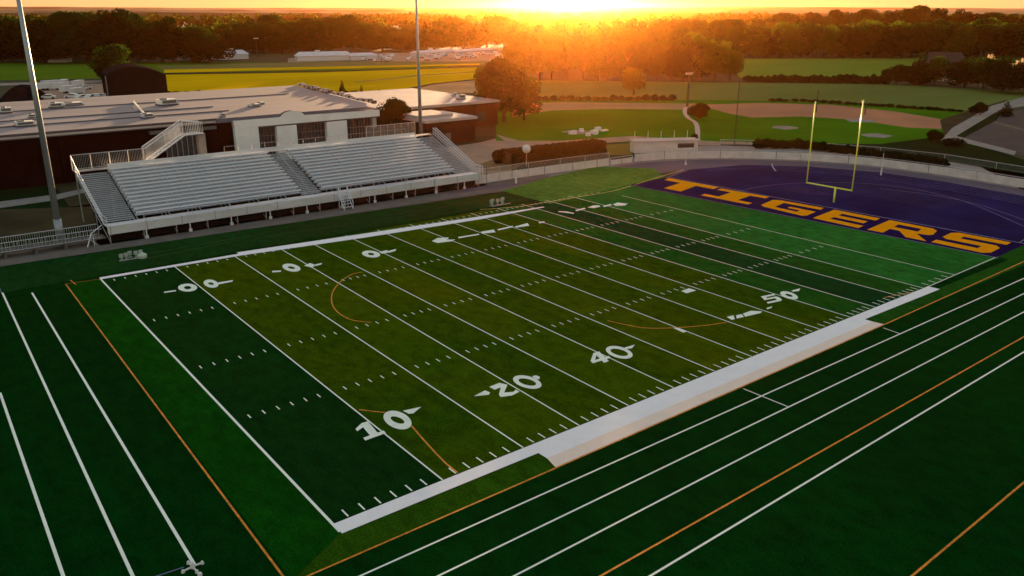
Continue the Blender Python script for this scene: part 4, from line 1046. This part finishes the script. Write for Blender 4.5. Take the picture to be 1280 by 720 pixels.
WHR = mat('white_sheet_roof', (.62, .58, .62), .5, nscale=.3, namt=.1)
long_house((240, 76), (311, 73.5), 9, 2.6, 4.6, 'long_shed', 'long white shed standing alone in front of the tall dark wood', VEHW, WHR)
long_house((372, 76.5), (440, 75), 8, 2.4, 4.4, 'farm_shed', 'long white farm shed at the left of the farm yard', VEHW, WHR, 1)
long_house((440, 75.5), (472, 74.5), 7, 2.2, 3.6, 'farm_shed', 'shorter pale shed joined on after the long farm shed', VEHW, WHR, 0)
long_house((525, 70), (575, 67), 8, 1.7, 2.8, 'farm_shed', 'hazy pale shed right of the slim light pole', VEHW, WHR, 1)
long_house((575, 68), (618, 65), 8, 1.6, 2.6, 'farm_shed', 'hazy pinkish shed at the right end of the farm yard', VEHW, WHR, 0)
long_house((1172, 101), (1190, 102), 8, 3.4, 5.5, 'farmhouse', 'pale farmhouse among dark trees', mat('cream_wall', (.62, .50, .36), .8), mat('pale_roof', (.40, .32, .26), .8), 0)
long_house((1150, 99), (1200, 101), 10, 6.0, 10.0, 'dark_barn', 'wide barn with dark brown roof behind the pale farmhouse', WOODK, mat('brown_roof', (.05, .035, .03), .8), 0)
long_house((60, 78), (84, 78), 5, 2, 3.2, 'small_shed', 'small white shed at the edge of the tall dark wood', VEHW, WHR, 0)
# dark curved-roof barn
a_ = P(137, 127); b_ = P(211, 123.5); d = (b_ - a_).normalized(); L_ = (b_ - a_).length; Mx = Matrix.Translation(a_) @ Matrix.Rotation(atan2(d.y, d.x), 4, 'Z')
bn = empty('curved_barn', a_, 'big dark barn with a shallow curved roof behind the school', 'barn')
hh = PD(137, 95, hypot(a_.x - CAM.x, a_.y - CAM.y)).z; hp = PD(165, 84, hypot(a_.x - CAM.x, a_.y - CAM.y)).z
pf = [(0, 0), (0, hh)] + [(L_ * t, hh + (hp - hh) * sin(pi * t ** .85)) for t in (.08, .16, .26, .36, .48, .6, .72, .84, .94)] + [(L_, hh - .2), (L_, 0)]
m = MB(); m.face([Mx @ Vector((x, 0, z)) for x, z in pf]); m.face([Mx @ Vector((x, 18, z)) for x, z in pf[::-1]])
for p0, p1 in ((pf[0], pf[1]), (pf[-2], pf[-1])): m.face([Mx @ Vector((p0[0], 0, p0[1])), Mx @ Vector((p0[0], 18, p0[1])), Mx @ Vector((p1[0], 18, p1[1])), Mx @ Vector((p1[0], 0, p1[1]))])
m.build('wall', WOODK, bn)
m = MB()
for i in range(1, len(pf) - 2):
    p0, p1 = pf[i], pf[i+1]; m.face([Mx @ Vector((p0[0], -.3, p0[1] + .12)), Mx @ Vector((p1[0], -.3, p1[1] + .12)), Mx @ Vector((p1[0], 18.3, p1[1] + .12)), Mx @ Vector((p0[0], 18.3, p0[1] + .12))])
m.build('roof', mat('barn_roof', (.02, .015, .015), .95, spec=0), bn)
m = MB(); m.box(-.25, -.2, 0, -.02, .3, hh, M=Mx); m.build('corner_trim', CONC, bn)
m = MB()
for k in range(6): m.box(L_ * .5, -.06, 1.5 + k * .9, L_ * .96, -.02, 1.62 + k * .9, M=Mx)
m.box(L_*.62, -.1, 0, L_*.66, -.062, 2.2, M=Mx); m.build('door', mat('barn_slat', (.02, .014, .015), .9, spec=0), bn)
# low dark earth-covered shelter left of it
a_ = P(-4, 128); b_ = P(46, 127); m = MB(); d = b_ - a_; L_ = d.length; dn = d.normalized(); nn = Vector((-dn.y, dn.x, 0)); K = 16
for i in range(K):
    for j in range(8):
        def q_(i, j):
            u, v = i / K, j / 8; return a_ + d * u + nn * (v * 14) + Vector((0, 0, 4.4 * sin(pi * u) ** .6 * sin(pi * (.0 + v)) ** .5 + .3 * noise.noise(Vector((i, j, 1)))))
        m.face([q_(i, j), q_(i+1, j), q_(i+1, j+1), q_(i, j+1)])
tag(m.build('covered_mound', WOODK, smooth=True), 'low dark domed mound left of the parked trailers', 'mound')

def make_car():
    t = empty('parked_car', (0, 0, 0), 'parked car', 'car')
    prof = [(-2.2,.35),(-2.25,.8),(-2.1,.95),(-1.5,1.02),(-1.0,1.42),(.6,1.45),(1.2,1.05),(2.1,.88),(2.25,.6),(2.2,.35)]
    m = MB(); 
    m.face([(x, -.88, z) for x, z in prof]); m.face([(x, .88, z) for x, z in prof[::-1]])
    for i in range(len(prof)):
        p, q = prof[i], prof[(i+1) % len(prof)]; m.face([(p[0], -.88, p[1]), (p[0], .88, p[1]), (q[0], .88, q[1]), (q[0], -.88, q[1])])
    m.build('body', VEHW, t)
    m = MB(); m.face([(-1.35,-.885,1.05),(1.05,-.885,1.05),(.55,-.885,1.38),(-.95,-.885,1.36)]); m.face([(-1.35,.885,1.05),(-.95,.885,1.36),(.55,.885,1.38),(1.05,.885,1.05)])
    m.face([(1.22,-.75,1.06),(1.22,.75,1.06),(.66,.75,1.44),(.66,-.75,1.44)]); m.build('window', GLASS, t)
    for x in (-1.4, 1.4):
        for y in (-.9, .7): m = MB(); m.tube((x, y, .34), (x, y + .2, .34), .34, n=12); m.build('wheel', TYRE, t)
    return t
def make_trailer():
    t = empty('box_trailer', (0, 0, 0), 'white box trailer', 'trailer')
    m = MB(); m.box(-2.8, -1.0, .6, 2.8, 1.0, 2.2); m.build('box_body', VEHW, t)
    m = MB(); m.box(-2.9, -1.05, 2.203, 2.9, 1.05, 2.3); m.build('lid', WHR, t)
    m = MB(); m.box(2.81, -.1, .6, 3.9, .1, .75); m.build('drawbar', DARKST, t)
    for x in (-.6, .6): m = MB(); m.tube((x, -1.2, .4), (x, 1.2, .4), .4, n=10); m.build('axle', TYRE, t)
    return t
car = make_car(); trl = make_trailer()
spots = [((56, 113), 'front-most'), ((64, 109), ''), ((76, 112), ''), ((86, 116), ''), ((97, 119), ''), ((98, 109), ''), ((80, 108), '')]
desc = ['white trailer next to the dark mound', 'white trailer behind the one by the dark mound', 'white trailer in the middle of the yard left of the barn', 'white trailer one step nearer the school roof', 'white trailer nearest to the school roof', 'white trailer at the back by the farm road', 'white trailer at the back of the yard, left of the last one']
for i, (px, _) in enumerate(spots):
    p = P(*px[:2]); a = .1 + i * .17
    if i == 0: trl.location = p; trl.rotation_euler = (0, 0, a); trl['label'] = desc[0]; trl['group'] = 'trailers left of the dark barn'
    else: copy_tree(trl, p, a, None, desc[i], 'trailers left of the dark barn')
cars = [((104, 124), 'car parked closest to the school roof left of the barn'), ((113, 124), 'second car from the roof-side trailer'), ((121, 123), 'third car along, near the barn'), ((131, 123), 'car parked against the barn corner'), ((91, 123), 'car parked in front of the nearest white trailer'), ((60, 124), 'car at the foot of the dark mound'), ((106, 112), 'car parked behind the trailers near the small bush')]
for i, (px, lb) in enumerate(cars):
    p = P(*px)
    if i == 0: car.location = p; car.rotation_euler = (0, 0, .4); car['label'] = lb; car['group'] = 'cars left of the dark barn'
    else: copy_tree(car, p, .4 + i * .5, None, lb, 'cars left of the dark barn')
rnd = random.Random(9)
for i in range(46):
    x = rnd.uniform(440, 628); y = 75.5 - (x - 440) * .022 + rnd.uniform(-3.5, 2.5); p = P(x, y)
    copy_tree(car if i % 3 else trl, p, rnd.random() * 3.14, (1.0 if i % 3 else .8,) * 3, 'small pale vehicle parked in the hazy farm yard', 'vehicles in the farm yard')
for i in range(7):
    p = P(1176 + rnd.uniform(-3, 3) if i < 0 else rnd.uniform(240, 262), 77.5); 
    if i < 2: copy_tree(car, p, rnd.random() * 3, None, ['pale car in front of the long white shed', 'second pale car in front of the long white shed'][i], None)

# backyard kit behind the fence, near the glare
p = P(735, 167); t = empty('bullpen_kit', p, 'pale heap of ballpark kit on the lawn behind the brown hedge', 'ballpark kit')
for i in range(9):
    x, y = p.x + rnd.uniform(-5, 5), p.y + rnd.uniform(-3, 3); m = MB(); m.box(x, y, 0, x + rnd.uniform(.6, 2), y + .8, rnd.uniform(.3, 1.0)); m.build('crate', VEHW, t)
p = P(658, 208); m = MB()
bmx = bmesh.new(); bmesh.ops.create_icosphere(bmx, subdivisions=2, radius=.75, matrix=Matrix.Translation(p + Vector((0, 0, 3.0))))
me = bpy.data.meshes.new('globe'); bmx.to_mesh(me); bmx.free(); me.materials.append(VEHW)
t = empty('globe_lamp', p, 'pale round globe lamp above the fence in front of the brown hedge', 'lamp')
o = bpy.data.objects.new('globe', me); COL.objects.link(o); o.parent = t; o.matrix_parent_inverse = parent_inv(t)
m = MB(); m.tube(p, p + Vector((0,0,2.3)), .08, n=6); m.build('post', GALV, t)
# pale path and curving kerb by the round tree
cp = [P(857, 134), P(856, 140), P(860, 147), P(869, 153), P(872, 163), P(871, 178)]
curve('footpath', cp, 1.1, mat('pale_path', (.50, .38, .33), .85), .012)

# ------------------------------------------------------------------ air
HZ = bpy.data.materials.new('haze_air'); HZ.use_nodes = True; t = HZ.node_tree; t.nodes.clear()
vo = t.nodes.new('ShaderNodeVolumePrincipled'); mo = t.nodes.new('ShaderNodeOutputMaterial')
vo.inputs['Color'].default_value = (1.0, .34, .06, 1); vo.inputs['Density'].default_value = 0.000024; vo.inputs['Anisotropy'].default_value = 0.94
t.links.new(vo.outputs[0], mo.inputs['Volume'])
m = MB(); m.box(-6800, -6800, -2.5, 6800, 6800, 62); hz = m.build('haze', HZ); tag(hz, kind='stuff')
hz['label'] = 'thin warm evening haze over the fields'; hz['category'] = 'haze'
